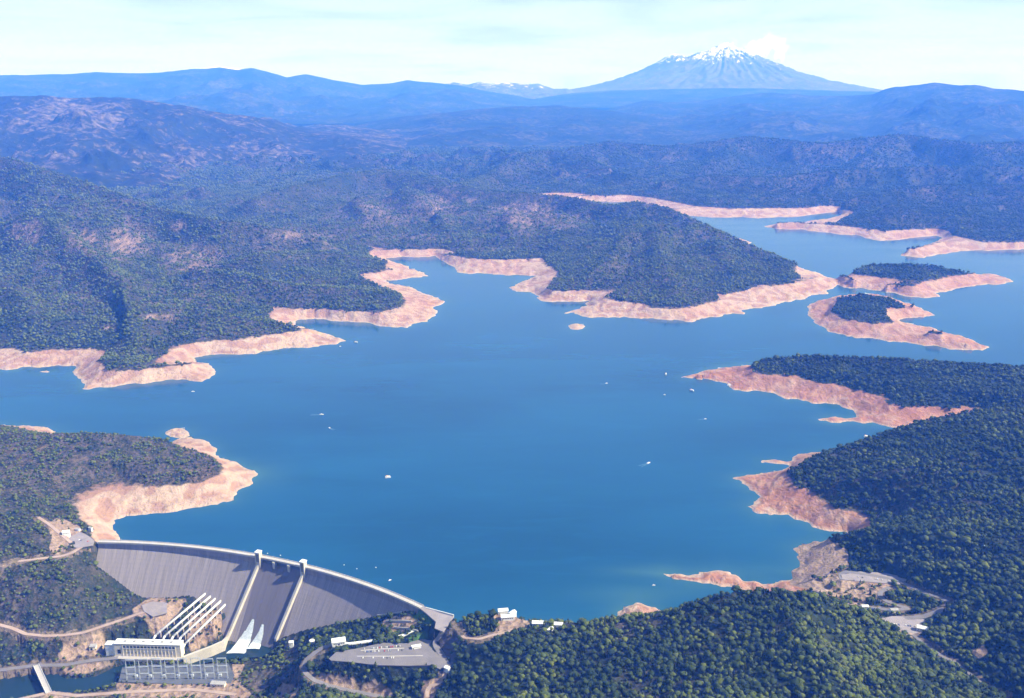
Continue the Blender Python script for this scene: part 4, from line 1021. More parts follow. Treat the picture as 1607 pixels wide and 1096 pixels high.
# spillway gates and piers under the crest bridge
w3 = (sT[1] - sT[0]) / 3
for k in range(3):
    a, b = sT[0] + k * w3 + 3.2, sT[0] + (k + 1) * w3 - 3.2
    mb = MB()
    pr = [(-3.2, SPILL_TOP + .9), (-2.6, SPILL_TOP + 5.5), (-1.2, SPILL_TOP + 7.6), (.8, SPILL_TOP + 6.4), (2.6, SPILL_TOP + .8)]
    mb.add([sec(a, o, z) for o, z in pr] + [sec(b, o, z) for o, z in pr], [tuple(range(4, -1, -1)), tuple(range(5, 10))] + [(q, (q + 1) % 5, 5 + (q + 1) % 5, 5 + q) for q in range(5)])
    mb.build('drum_gate', M_GATE, dam)
for k in (1, 2):
    s = sT[0] + k * w3; mb = MB()
    mb.hexa([sec(s - 2.6, -4.5, SPILL_TOP - 2), sec(s - 2.6, 8, SPILL_TOP - 6), sec(s + 2.6, 8, SPILL_TOP - 6), sec(s + 2.6, -4.5, SPILL_TOP - 2)], [sec(s - 2.6, -4.5, CREST - 1.6), sec(s - 2.6, 9.5, CREST - 3.4), sec(s + 2.6, 9.5, CREST - 3.4), sec(s + 2.6, -4.5, CREST - 1.6)])
    mb.build('spillway_pier', M_PALE, dam)
# training walls running down the face, from the towers to the basin
toe_px = [(356, 1000), (432, 1003)]
WALL_TOP = []
def wall_poly(name, pts, th_, parent, mat=M_PALE):
    """pts: (x, y, z_top, z_bottom)"""
    mb = MB(); n = len(pts)
    L, Rr = [], []
    for i, p in enumerate(pts):
        a = Vector(pts[max(0, i - 1)][:2]); b = Vector(pts[min(n - 1, i + 1)][:2]); d = (b - a).normalized(); nn = Vector((-d.y, d.x)) * th_ / 2
        L.append((p[0] + nn.x, p[1] + nn.y)); Rr.append((p[0] - nn.x, p[1] - nn.y))
    for i in range(n - 1):
        mb.hexa([(*L[i], pts[i][3]), (*Rr[i], pts[i][3]), (*Rr[i + 1], pts[i + 1][3]), (*L[i + 1], pts[i + 1][3])],
                [(*L[i], pts[i][2]), (*Rr[i], pts[i][2]), (*Rr[i + 1], pts[i + 1][2]), (*L[i + 1], pts[i + 1][2])])
    return mb.build(name, mat, parent)
for k in (0, 1):
    p, t, n = dam_frame(sT[k]); p0 = p + n * 7
    # toe of the wall: where the traced pixel meets a point 6 m above the face
    zz = np.linspace(0, -130, 300); xx, yy = un(np.full_like(zz, toe_px[k][0]), np.full_like(zz, toe_px[k][1]), zz)
    s_, o_ = dam_coords(xx, yy); kk = np.abs(o_ - face_o(zz - 9.0)).argmin(); x1, y1, z1 = xx[kk], yy[kk], zz[kk]
    pts = []
    for f in np.linspace(0, 1, 14):
        x, y = p0.x + (x1 - p0.x) * f, p0.y + (y1 - p0.y) * f
        o = dam_coords(x, y)[1][0]; zf = face_z(max(o, 7))
        pts.append((x, y, zf + 9.0, zf - 6))
    if k == 0:      # the left wall bends along the basin to the powerhouse
        for (u, v, zt) in ((350, 1006, -76), (330, 1015, -77), (308, 1023, -78), (287, 1031, -79)):
            q = P(u, v, zt); pts.append((q.x, q.y, zt, -112))
        q = pts[13]; pts[13] = (q[0], q[1], q[2], -112)
    wall_poly('training_wall', pts, 5.5, dam)
# elevator towers
for k in (0, 1):
    s = sT[k]; mb = MB()
    mb.hexa([sec(s - 5, 1.2, CREST - 22), sec(s - 5, 11.5, CREST - 22), sec(s + 5, 11.5, CREST - 22), sec(s + 5, 1.2, CREST - 22)], [sec(s - 5, 1.2, CREST + 13), sec(s - 5, 11.5, CREST + 13), sec(s + 5, 11.5, CREST + 13), sec(s + 5, 1.2, CREST + 13)])
    tw = mb.build('elevator_tower', M_PALE, dam)
    mb = MB(); mb.hexa([sec(s - 5.8, .4, CREST + 13), sec(s - 5.8, 12.3, CREST + 13), sec(s + 5.8, 12.3, CREST + 13), sec(s + 5.8, .4, CREST + 13)], [sec(s - 5.8, .4, CREST + 14.6), sec(s - 5.8, 12.3, CREST + 14.6), sec(s + 5.8, 12.3, CREST + 14.6), sec(s + 5.8, .4, CREST + 14.6)])
    mb.build('cap', M_WHITE, tw)
    for q in (-2.2, 0, 2.2):
        mb = MB(); mb.hexa([sec(s + q - .6, 11.4, CREST - 8), sec(s + q - .6, 11.75, CREST - 8), sec(s + q + .6, 11.75, CREST - 8), sec(s + q + .6, 11.4, CREST - 8)], [sec(s + q - .6, 11.4, CREST + 10), sec(s + q - .6, 11.75, CREST + 10), sec(s + q + .6, 11.75, CREST + 10), sec(s + q + .6, 11.4, CREST + 10)])
        mb.build('window', M_GLASS, tw)

# ---- white water fanning out at the foot of the spillway
def foam_material():
    t = NT('white_water'); p = t.pos(); n = t.noise(p, .35, 6, .7)
    t.bump(n, 1.2, .6); return t.done(t.mix(t.rng(n, .3, .62), (.42, .50, .53), (.72, .75, .76)), .6)
M_FOAM = foam_material()
def fan(name, label, left, right, n=26, mcol=9, hmax=.9):
    """left, right: pixel lines down both edges of the plume"""
    def samp(pl, t):
        d = densify(pl, 1.0); i = t * (len(d) - 1); a = int(i); b = min(a + 1, len(d) - 1); return d[a] + (d[b] - d[a]) * (i - a)
    V = []; 
    for i in range(n):
        t = i / (n - 1); a, b = samp(left, t), samp(right, t)
        for j in range(mcol):
            f = j / (mcol - 1); u, v = a + (b - a) * (f + .10 * t * float(perlin(np.array(i * .45), np.array(j * .9 + a[0]))))
            x, y, z, s = on_face(u, v)
            if z < RIVER_Z + .3: x, y = [float(q) for q in un(u, v, RIVER_Z + .3)]; z = RIVER_Z + .3
            jit = .5 * float(perlin(np.array(v * .5 + 7.7 * j), np.array(j * 3.3))) * t
            h = hmax * math.sin(math.pi * min(1, max(0, f))) ** .7 * (.35 + .65 * t) + .45 * float(perlin(np.array(u * .5), np.array(v * .35)))
            V.append((x, y, z + .35 + max(0, h)))
    F = [(i * mcol + j, i * mcol + j + 1, (i + 1) * mcol + j + 1, (i + 1) * mcol + j) for i in range(n - 1) for j in range(mcol - 1)]
    mb = MB(); mb.add(V, F); base = [(x, y, z - 2.5) for x, y, z in V]; mb.add(base, [f[::-1] for f in F])
    o = mb.build(name, M_FOAM, None, True); tag(o, label, 'water plume', 'white water plumes at the spillway foot'); return o
fan('water_plume', 'larger white water plume fanning out at the spillway foot', [(396, 972), (388, 985), (376, 1002), (366, 1016), (355, 1026)], [(399, 973), (397, 990), (393, 1007), (389, 1016), (384, 1026)])
fan('water_plume', 'smaller white water plume beside the right training wall', [(411, 980), (406, 992), (399, 1003), (392, 1013), (386, 1019)], [(414, 981), (413, 996), (411, 1006), (409, 1013), (407, 1019)])

# ---- penstocks
tops = [(319.6, 935), (328.5, 938.5), (335.8, 942.4), (344.7, 945.8), (351.7, 951.8)]
bots = [(244.4, 997), (259, 998), (272, 998.7), (284, 1000), (290, 1011)]
ords = ['leftmost', 'second', 'middle', 'fourth', 'rightmost']
M_PIPE = plain('white_penstock_paint', (.60, .59, .57), .5, .10)
for k in range(5):
    x, y, z, s = on_face(*tops[k]); z_t = z + 1.0
    zb = -71.0 if k < 4 else -78.0
    b = P(*bots[k], zb); a = Vector((x, y, z_t))
    r = empty('penstock', b)
    tag(r, f'{ords[k]} of the five white penstock pipes running down to the powerhouse', 'penstock pipe', 'penstocks between dam and powerhouse')
    d = (b - a).normalized()
    mb = MB(); mb.bar((a - d * 6) - b, Vector((0, 0, 0)), 2.3, 14); mb.bar(Vector((0, 0, 0)) - d * .1, Vector((d.x * 9, d.y * 9, -8)), 2.3, 14)
    mb.build('pipe', M_PIPE, r, True)
    for q in np.linspace(.1, .92, 7):
        c = a + (b - a) * q; g = min(gz(c.x, c.y), c.z - 1)
        mb = MB(); ang = math.atan2(d.y, d.x)
        mb.box((c.x - b.x, c.y - b.y, (c.z - 1.2 + g - 2) / 2 - b.z), (2.4, 6.4, max(1.5, c.z - 1.2 - (g - 2))), ang); mb.build('saddle', M_FACE, r)
        mb = MB(); mb.bar(c - d * .5 - b, c + d * .5 - b, 2.55, 14); mb.build('collar', M_PIPE, r)

# ================================================================== POWERHOUSE
def building(name, label, cat, a, b, depth, h, mats, roof='flat', rows=(), doors=(), base=-3.0, overhang=.6, group=None):
    """a, b: ground corners of the front wall (world, left to right as seen from the front). rows: (z, height, count, width, start, end)"""
    a, b = Vector(a), Vector(b); L = (b - a).to_2d().length; ang = math.atan2(b.y - a.y, b.x - a.x)
    r = empty(name, a, ang); tag(r, label, cat, group)
    wall, roofm, trim = mats
    MB().box((L / 2, depth / 2, (h + base) / 2), (L, depth, h - base)).build('wall', wall, r)
    if roof == 'flat':
        rf = MB().box((L / 2, depth / 2, h + .45), (L + overhang * 2, depth + overhang * 2, .9)).build('roof', roofm, r)
    else:
        o = overhang; rh = depth * .28; mb = MB()
        mb.add([(-o, -o, h), (L + o, -o, h), (L + o, depth + o, h), (-o, depth + o, h), (-o, depth / 2, h + rh), (L + o, depth / 2, h + rh)], [(0, 1, 5, 4), (2, 3, 4, 5), (1, 2, 5), (3, 0, 4), (3, 2, 1, 0)])
        rf = mb.build('roof', roofm, r)
    for (z, hh, cnt, wd, s0, s1) in rows:
        for k in range(cnt):
            x = s0 + (s1 - s0) * (k + .5) / cnt
            w_ = MB().box((x, -.04, z), (wd, .3, hh)).build('window', M_GLASS, r)
            if wd > 3: MB().box((x, -.24, z - hh / 2 - .25), (wd + .3, .5, .4)).build('sill', trim, w_)
    for (x, wd, hh) in doors: MB().box((x, -.05, hh / 2), (wd, .36, hh)).build('door', M_DARK, r)
    return r, rf, L
pa, pb = P(181, 1029.5, -86), P(285, 1032, -86)
ph, ph_roof, PL = building('powerhouse', 'long cream powerhouse with a row of tall windows below the dam', 'powerhouse', pa, pb, 16, 27, (M_CREAM, M_WHITE, M_WHITE), doors=())
for k in range(15):
    x = 18 + (PL - 30) * (k + .5) / 15
    w_ = MB().box((x, -.05, 20.5), (7.6, .4, 4.4)).build('window', M_GLASS, ph)
    MB().box((x, -.3, 17.9), (7.8, .7, .6)).build('sill', M_WHITE, w_)
for k in range(16): MB().box((16.5 + (PL - 27) * k / 15, -.3, 12), (.9, .6, 23)).build('pilaster', M_CREAM, ph)
for k in range(12): MB().box((22 + (PL - 36) * (k + .5) / 12, -.03, 8), (4.5, .3, 5)).build('wall_panel', M_PALE, ph)
MB().box((9, -.05, 10), (6, .36, 9)).build('door', M_DARK, ph)
MB().box((PL / 2, -4.5, -6), (PL + 4, 9, 12)).build('tailrace_deck', M_DECK, ph)
for k in range(10): MB().box((8 + (PL - 16) * (k + .5) / 10, -9.1, -8.5), (9, .4, 6)).build('draft_tube_opening', M_DARK, ph)
MB().box((-9.5, 8, 10), (19, 13, 26)).build('annex', M_WHITE, ph)
MB().box((-9.5, 8, 23.4), (20, 14, .8)).build('annex_roof', M_WHITE, ph)
MB().box((-22, 6, 5), (7, 9, 10)).build('annex_porch', M_DARK, ph)
for k in range(6): MB().box((20 + k * (PL - 40) / 5, 8, 28.9), (5, 4, 2)).build('roof_vent', M_ROOFG, ph_roof)

# ================================================================== SWITCHYARD, BRIDGE
def poly_sheet(name, label, pl, z, mat, thick=1.6, cat='ground', kind='structure'):
    pts = [P(u, v, z) for u, v in pl]
    ar = sum(pts[i].x * pts[(i + 1) % len(pts)].y - pts[(i + 1) % len(pts)].x * pts[i].y for i in range(len(pts)))
    if ar < 0: pts = pts[::-1]
    bm = bmesh.new(); f = bm.faces.new([bm.verts.new(p) for p in pts]); bm.normal_update()
    if f.normal.z < 0: f.normal_flip()
    r = bmesh.ops.extrude_face_region(bm, geom=bm.faces[:]); vs = [g for g in r['geom'] if isinstance(g, bmesh.types.BMVert)]
    # extruded copy becomes the bottom
    for v in vs: v.co.z -= thick
    bmesh.ops.recalc_face_normals(bm, faces=bm.faces[:]); bmesh.ops.triangulate(bm, faces=bm.faces[:])
    me = bpy.data.meshes.new(name); bm.to_mesh(me); bm.free(); me.materials.append(mat)
    o = link(bpy.data.objects.new(name, me)); return tag(o, label, cat, kind=kind)
def asphalt_material(name, c, worn):
    t = NT(name); p = t.pos(); n = t.noise(p, .05, 5, .6); n2 = t.noise(p, .6, 4, .6)
    return t.done(t.mix(t.rng(n2, .3, .75, 0, .4), t.mix(t.rng(n, .3, .7), c, worn), tuple(x * .7 for x in c)), .9)
M_ASPH = asphalt_material('sun_bleached_asphalt', (.16, .150, .155), (.225, .205, .21))
M_DIRTR = asphalt_material('packed_dirt', (.33, .235, .19), (.44, .34, .29))
M_GRAV = asphalt_material('pale_gravel', (.24, .21, .22), (.33, .29, .29))
M_YARD = asphalt_material('dark_yard_gravel', (.085, .095, .11), (.15, .155, .17))
poly_sheet('switchyard_pad', 'grey gravel pad under the switchyard steelwork', PADS['yard'][0], -84.0, M_YARD)
poly_sheet('parking_lot', 'grey visitor parking lot below the right end of the dam', PADS['lot'][0], 10.0, M_ASPH, cat='parking lot')
poly_sheet('crest_plaza', 'pinkish paved plaza at the right end of the dam crest', PADS['plaza'][0], CREST - .05, M_GRAV, cat='plaza')
poly_sheet('crest_lot', 'small lilac-grey parking area at the left end of the crest', PADS['leftlot'][0], CREST - .05, M_GRAV, cat='parking lot')
poly_sheet('equipment_pad', 'pale grey pad beside the upper ends of the penstocks', PADS['dampad'][0], -46.0, M_GRAV)
poly_sheet('ramp_parking', 'long pale parking strip above the boat ramp', PADS['rampA'][0], 46.0, M_GRAV, cat='parking lot')
poly_sheet('ramp_parking', 'lower pale parking area in the wooded valley behind the near hill', PADS['rampB'][0], 56.0, M_GRAV, cat='parking lot')
WALKS = [('walkway', 'white concrete walkway curving along the visitor lot lawn', [(520, 1010, 10.1), (532, 1008, 10.1), (548, 1010, 10.1), (580, 1006, 10.1), (610, 1002, 10.3), (636, 996, 10.8), (654, 988, 14)], 5, M_WHITE)]
def strip(name, label, x, y, z, wd, mat, dz=0.0, thick=1.2, cat='road'):
    n = len(x); mb = MB(); V = []
    for i in range(n):
        a, b = max(0, i - 1), min(n - 1, i + 1); d = Vector((x[b] - x[a], y[b] - y[a])).normalized(); nn = Vector((-d.y, d.x)) * wd / 2
        V += [(x[i] + nn.x, y[i] + nn.y, z[i] + dz), (x[i] - nn.x, y[i] - nn.y, z[i] + dz), (x[i] - nn.x, y[i] - nn.y, z[i] + dz - thick), (x[i] + nn.x, y[i] + nn.y, z[i] + dz - thick)]
    F = []
    for i in range(n - 1):
        for k in range(4): F.append((i * 4 + k, i * 4 + (k + 1) % 4, (i + 1) * 4 + (k + 1) % 4, (i + 1) * 4 + k))
    mb.add(V, [f[::-1] for f in F] + [(0, 1, 2, 3), tuple((n - 1) * 4 + k for k in (3, 2, 1, 0))])
    o = mb.build(name, mat); return tag(o, label, cat, kind='structure')
for nm, x, y, z, wd, mt, lab in ROADPTS:
    strip('road' if mt == 'asphalt' else 'dirt_road', lab, x, y, z, wd, M_ASPH if mt == 'asphalt' else M_DIRTR)
for nm, lab, pts, wd, mat in WALKS:
    d = densify(pts, 2.0); x, y = un(d[:, 0], d[:, 1], d[:, 2]); strip('walkway', lab, x, y, d[:, 2], wd, mat, .35, 2.5, 'walkway')
# switchyard gantries: rows of steel portals
def gantry(u, v, wd, h, label, ang):
    b = P(u, v, -84.0); r = empty('switchyard_gantry', b, ang)
    tag(r, label, 'gantry', 'steel gantries in the switchyard')
    for sx in (-1, 1):
        mb = MB(); x = sx * wd / 2
        for q in (-.55, .55): mb.bar((x + q * 1.6, q, 0), (x + q * .4, 0, h), .34, 4)
        for q in range(5): z = h * q / 5; mb.bar((x - .85 * (1 - q / 6), 0, z), (x + .8 * (1 - q / 6), 0, z + h / 5), .2, 4)
        mb.build('post', M_STEEL, r)
    mb = MB(); mb.bar((-wd / 2, -.5, h - .8), (wd / 2, -.5, h - .8), .34, 4); mb.bar((-wd / 2, .5, h - .8), (wd / 2, .5, h - .8), .3, 4); mb.bar((-wd / 2, 0, h + .5), (wd / 2, 0, h + .5), .3, 4)
    for q in range(8): x = -wd / 2 + wd * q / 8; mb.bar((x, -.5, h - .8), (x + wd / 8, 0, h + .5), .12, 4)
    mb.build('crossbeam', M_STEEL, r)
    for q in (-.28, 0, .28): MB().bar((q * wd, 0, h - 1), (q * wd, 0, h - 3.4), .3, 6, .18).build('insulator', M_GATE, r)
yd = math.atan2((P(358, 1041, -84) - P(200, 1045, -84)).y, (P(358, 1041, -84) - P(200, 1045, -84)).x)
rows_y = [(1049, 'back', 19), (1058, 'middle', 15), (1067, 'front', 13)]
ordn = ['first', 'second', 'third', 'fourth', 'fifth', 'sixth', 'seventh', 'eighth', 'ninth']
for v, rn_, h in rows_y:
    for k in range(8):
        gantry(206 + k * 20.5 - (1058 - v) * .1, v - k * .25, 17, h * (1 + .06 * ((k * 7) % 3)), f'{ordn[k]} steel gantry from the left in the {rn_} switchyard row', yd)
# transformers
for k in range(7):
    b = P(214 + k * 22, 1062.5 - k * .2, -84.0); r = empty('transformer', b, yd)
    tag(r, f'{ordn[k]} grey transformer from the left in the switchyard', 'transformer', 'transformers in the switchyard')
    MB().box((0, 0, 2.2), (5, 3.4, 4.2)).build('tank', M_STEEL, r); MB().box((0, 2.4, 2.1), (4, 1.1, 3.4)).build('radiator', M_ROOFG, r)
    for q in (-1.5, 0, 1.5): MB().bar((q, 0, 4.2), (q, 0, 6.2), .32, 6, .2).build('bushing', M_GATE, r)
# control house in the yard
building('control_house', 'low grey control house beside the switchyard', 'building', P(330, 1078, -84), P(352, 1079, -84), 10, 5, (M_CREAM, M_ROOFG, M_WHITE), rows=((2.8, 1.6, 4, 2, 2, 24),))
# bridge over the river
ba, bb = P(57, 1045, -84.2), P(76, 1086, -84.2); bd = (bb - ba); bl = bd.to_2d().length; bang = math.atan2(bd.y, bd.x)
br = empty('river_bridge', ba, bang); tag(br, 'white concrete road bridge over the river below the powerhouse', 'bridge')
MB().box((bl / 2, 0, -.5), (bl + 4, 9.5, 1.4)).build('deck', M_DECK, br)
for sy in (-1, 1): MB().box((bl / 2, sy * 4.9, .9), (bl + 4, .5, 1.6)).build('parapet', M_WHITE, br)
for f in (.25, .5, .75): MB().box((bl * f, 0, -11), (2.4, 8, 19.8)).build('pier', M_FACE, br)
for sy in (-1, 1): MB().box((bl / 2, sy * 3.6, -2.2), (bl, .8, 2)).build('girder', M_FACE, br)

# ================================================================== HOUSES AND SMALL BUILDINGS
def house(u, v, z, L, depth, h, ang, label, mats, roof='gable', rows=(), doors=((2, 1.4, 2.2),), name='house', cat='house'):
    c = P(u, v, z); z = max(z, gz(c.x, c.y) + .1); ca, sa = math.cos(ang), math.sin(ang)
    a = Vector((c.x - ca * L / 2, c.y - sa * L / 2, z)); b = Vector((c.x + ca * L / 2, c.y + sa * L / 2, z))
    return building(name, label, cat, a, b, depth, h, mats, roof, rows, doors, base=-6)
W3 = (M_WHITE, M_WHITE, M_WHITE); WG = (M_WHITE, M_ROOFG, M_WHITE); CW = (M_CREAM, M_WHITE, M_WHITE)
house(104, 843, 42, 14, 10, 8, .3, 'white house beside the left end of the dam crest', W3, 'gable', ((5, 1.5, 4, 1.3, 1, 13),))
house(121, 833.5, 40, 9, 6, 4, -.2, 'small grey-roofed shed above the crest parking area', WG)
house(141, 831, 38, 8, 5, 3.5, -.3, 'low pale shed on the bank left of the lake', WG)
h1 = house(797, 973.5, 48, 24, 10, 6, .1, 'front wing of the white lakeside house on the wooded point', W3, 'gable', ((3.2, 1.6, 6, 1.8, 2, 22),))
house(790, 964, 48, 18, 10, 6, .15, 'rear wing of the white lakeside house on the wooded point', W3, 'gable')
house(807, 967, 48, 13, 9, 6, .9, 'angled wing joining the white lakeside house', W3, 'gable')
house(850, 984, 52, 34, 9, 4.5, -.05, 'long low white building right of the lakeside house', W3, 'flat', ((2.6, 1.4, 9, 1.6, 2, 32),))
house(876, 986, 55, 15, 9, 5, -.15, 'short white block at the end of the long lakeside building', W3, 'gable')
house(864, 993, 53, 11, 8, 4.5, .3, 'detached white hut in front of the long lakeside building', W3, 'gable')
house(532, 1013, 10, 24, 14, 6, .25, 'white visitor building at the left end of the parking lot', W3, 'flat', ((3.2, 1.8, 6, 2.2, 2, 22),), ((12, 3, 3),))
house(457, 1013, -70, 8, 7, 6, .1, 'small white hut among trees right of the spillway foot', W3, 'gable')
house(700, 1053, 9, 9, 7, 5, -.6, 'white kiosk at the lower corner of the visitor lot', W3, 'gable')
house(654, 1018.5, 10, 16, 6, 4, .3, 'white canopy shelter at the right side of the visitor lot', W3, 'flat')
house(1447, 992, 56, 18, 10, 6, -.4, 'white house at the lower boat ramp parking', W3, 'gable', ((3.2, 1.5, 4, 1.6, 1.5, 16),))
house(1404, 962, 52, 14, 8, 5, .1, 'pale shed beside the hairpin road', WG, 'gable')
house(1358, 956, 48, 12, 7, 4.5, 0, 'white boathouse beside the bare ramp slope', W3, 'gable')
house(146, 1024, -84, 12, 9, 7, .1, 'small dark-fronted hut left of the powerhouse annex', (M_CREAM, M_ROOFG, M_WHITE), 'flat', (), ((4, 4, 4.5),))
# water tank right of the spillway
tk = P(490, 1014, -55); tk.z = gz(tk.x, tk.y)
r = empty('water_tank', tk); tag(r, 'round white water tank among trees below the dam face', 'tank')
MB().bar((0, 0, -3), (0, 0, 8), 5, 20).build('shell', M_WHITE, r, False); MB().bar((0, 0, 8), (0, 0, 9.6), 5.2, 20, .4).build('roof', M_WHITE, r)
tk = P(243, 993, -66); tk.z = gz(tk.x, tk.y)
r = empty('water_tank', tk); tag(r, 'tiny white tank on the slope left of the penstocks', 'tank')
MB().bar((0, 0, -3), (0, 0, 4), 2.6, 16).build('shell', M_WHITE, r); MB().bar((0, 0, 4), (0, 0, 5), 2.7, 16, .3).build('roof', M_WHITE, r)
# retaining walls stepped up to the right end of the dam
for k, (pts, lab) in enumerate([([(592, 968), (614, 964), (634, 960)], 'uppermost pale retaining wall where dam face meets the bank'), ([(606, 976), (626, 975), (646, 972)], 'middle pale retaining wall below the crest lawn'), ([(618, 984), (640, 984), (656, 982)], 'lowest pale retaining wall above the walkway')]):
    w = []
    for u, v in pts:
        zt = 22 - k * 7
        q = P(u, v, zt); g = gz(q.x, q.y); zt = max(g + 3, -200); q = P(u, v, zt); g = gz(q.x, q.y); w.append((q.x, q.y, g + 3.2, g - 4))
    o = wall_poly('retaining_wall', w, 1.6, None, M_PALE); tag(o, lab, 'retaining wall', 'stepped walls at the right abutment')
# parapet wall on the lake side of the plaza
w = [(*un(u, v, CREST)[:2], CREST + 1.4, CREST - 5) for u, v in ((668, 954), (688, 959.5), (712, 966))]
o = wall_poly('plaza_wall', [(float(a), float(b), c, d) for a, b, c, d in w], 1.2, None, M_WHITE); tag(o, 'white parapet wall on the lake side of the crest plaza', 'wall')
# island kerbs in the visitor lot
for k, (pts, lab) in enumerate([([(566, 1021), (600, 1018.5), (634, 1017.5)], 'upper pale kerb island between visitor lot parking rows'), ([(560, 1030), (610, 1030), (664, 1029)], 'lower pale kerb island between visitor lot parking rows')]):
    d = densify(pts, 3.0); x, y = un(d[:, 0], d[:, 1], 10.1); o = strip('kerb_island', lab, x, y, np.full(len(x), 10.14), 2.2, M_DECK, 0, .13, 'kerb')
# ---- parked cars
car_cols = [(.75, .75, .74), (.10, .11, .13), (.45, .06, .05), (.08, .13, .28), (.55, .52, .45), (.72, .70, .66), (.30, .32, .33)]
CARM = []
for i, c in enumerate(car_cols):
    t = NT('car_paint'); t.b.inputs['Specular IOR Level'].default_value = .5; CARM.append(t.done(c, .3))
cnames = ['white', 'black', 'red', 'dark blue', 'beige', 'cream', 'grey']
def car_mesh():
    """one car: lower body, tapered cabin, wheels - three meshes"""
    b = MB(); b.hexa([(-2.2, -.85, .3), (2.2, -.85, .3), (2.2, .85, .3), (-2.2, .85, .3)], [(-2.15, -.82, .92), (2.1, -.82, .86), (2.1, .82, .86), (-2.15, .82, .92)])
    b.hexa([(-1.5, -.76, .9), (1.0, -.76, .9), (1.0, .76, .9), (-1.5, .76, .9)], [(-1.1, -.64, 1.44), (.35, -.64, 1.44), (.35, .64, 1.44), (-1.1, .64, 1.44)])
    return b
_cm = {}
def car(x, y, z, ang, ci, label, group):
    if ci not in _cm:
        o = car_mesh().build('parked_car', CARM[ci]); wm = MB()
        for sx in (-1.35, 1.35):
            for sy in (-.86, .86): wm.bar((sx, sy - .1, .33), (sx, sy + .1, .33), .33, 10)
        g = MB(); g.box((-.38, 0, 1.16), (1.9, 1.46, .34))
        ow, og = wm.build('wheels', M_DARK), g.build('windows', M_GLASS)
        _cm[ci] = (o.data, ow.data, og.data)
        for q in (o, ow, og): bpy.data.objects.remove(q)
    r = empty('parked_car', (x, y, z), ang); tag(r, label, 'car', group)
    for nm, me in zip(('body', 'wheels', 'windows'), _cm[ci]): link(bpy.data.objects.new(nm, me), r)
rc = random.Random(5)
def car_row(p0, p1, z, n, where, group, fill=.7):
    a, b = P(*p0, z), P(*p1, z); ang = math.atan2(b.y - a.y, b.x - a.x) + math.pi / 2
    for k in range(n):
        if rc.random() > fill: continue
        c = a + (b - a) * (k / max(1, n - 1)); ci = rc.choice([0, 0, 1, 2, 3, 4, 5, 6])
        car(c.x, c.y, z, ang + rc.uniform(-.04, .04), ci, f'{cnames[ci]} car parked {where}', group)
car_row((572, 1018.8), (628, 1014.5), 10.02, 20, 'in the top row of the visitor lot', 'cars in the top row of the visitor lot')
car_row((570, 1023.5), (634, 1020.5), 10.02, 22, 'in the second row of the visitor lot', 'cars in the second row of the visitor lot', .5)
car_row((560, 1033), (640, 1032.5), 10.02, 26, 'in the third row of the visitor lot', 'cars in the third row of the visitor lot', .22)
car_row((1344, 953.6), (1380, 956.5), 50.2, 12, 'along the hairpin road by the boat ramp', 'cars by the boat ramp hairpin', .75)
car_row((1340, 905), (1412, 913.5), 46.02, 22, 'on the strip above the boat ramp', 'cars above the boat ramp', .5)
car_row((1396, 979), (1440, 984), 56.02, 13, 'in the lower boat ramp parking', 'cars in the lower ramp parking', .6)
car_row((114, 846), (138, 850), CREST, 8, 'at the left end of the dam crest', 'cars at the left crest end', .5)

# ---- boats
M_HULL = plain('boat_hull', (.80, .80, .80), .35, .04); M_ORANGE = plain('orange_canopy', (.75, .36, .10), .6, .06)
def boat(u, v, L, ang, label, kind='cabin'):
    c = P(u, v, 0); r = empty('boat' if kind != 'houseboat' else 'houseboat', (c.x, c.y, .05), ang); tag(r, label, 'boat', 'boats on the lake')
    w_ = L * .30; mb = MB()
    out = [(-L / 2, -w_ / 2), (L * .2, -w_ / 2), (L * .42, -w_ * .22), (L / 2, 0), (L * .42, w_ * .22), (L * .2, w_ / 2), (-L / 2, w_ / 2)]
    n = len(out)
    mb.add([(x * .92, y * .7, -.4) for x, y in out] + [(x, y, L * .11) for x, y in out], [tuple(range(n - 1, -1, -1)), tuple(range(n, 2 * n))] + [(i, (i + 1) % n, n + (i + 1) % n, n + i) for i in range(n)])
    mb.build('hull', M_HULL, r)
    h0 = L * .11
    if kind == 'houseboat':
        cb = MB().box((-L * .06, 0, h0 + 1.3), (L * .74, w_ * .9, 2.6)).build('cabin', M_HULL, r)
        for sy in (-1, 1):
            for k in range(4): MB().box((-L * .32 + k * L * .17, sy * w_ * .45, h0 + 1.5), (L * .09, .12, 1.0)).build('window', M_GLASS, cb)
        MB().box((-L * .06, 0, h0 + 2.75), (L * .86, w_, .25)).build('roof', M_HULL, r)
        MB().box((-L * .2, 0, h0 + 4.6), (L * .3, w_ * .8, .15)).build('canopy', M_ORANGE, r)
        for sx in (-.33, -.07):
            for sy in (-.35, .35): MB().bar((L * sx, w_ * sy, h0 + 2.8), (L * sx, w_ * sy, h0 + 4.6), .08, 5).build('canopy_post', M_STEEL, r)
    else:
        mb = MB(); mb.hexa([(-L * .22, -w_ * .36, h0), (L * .16, -w_ * .36, h0), (L * .16, w_ * .36, h0), (-L * .22, w_ * .36, h0)], [(-L * .18, -w_ * .3, h0 + 1.5), (L * .06, -w_ * .3, h0 + 1.5), (L * .06, w_ * .3, h0 + 1.5), (-L * .18, w_ * .3, h0 + 1.5)])
        cb = mb.build('cabin', M_HULL, r); MB().box((L * .12, 0, h0 + .85), (L * .05, w_ * .6, .7)).build('windscreen', M_GLASS, cb)
        MB().box((-L * .5, 0, h0 * .6), (.6, .8, 1.4)).build('outboard', M_DARK, r)
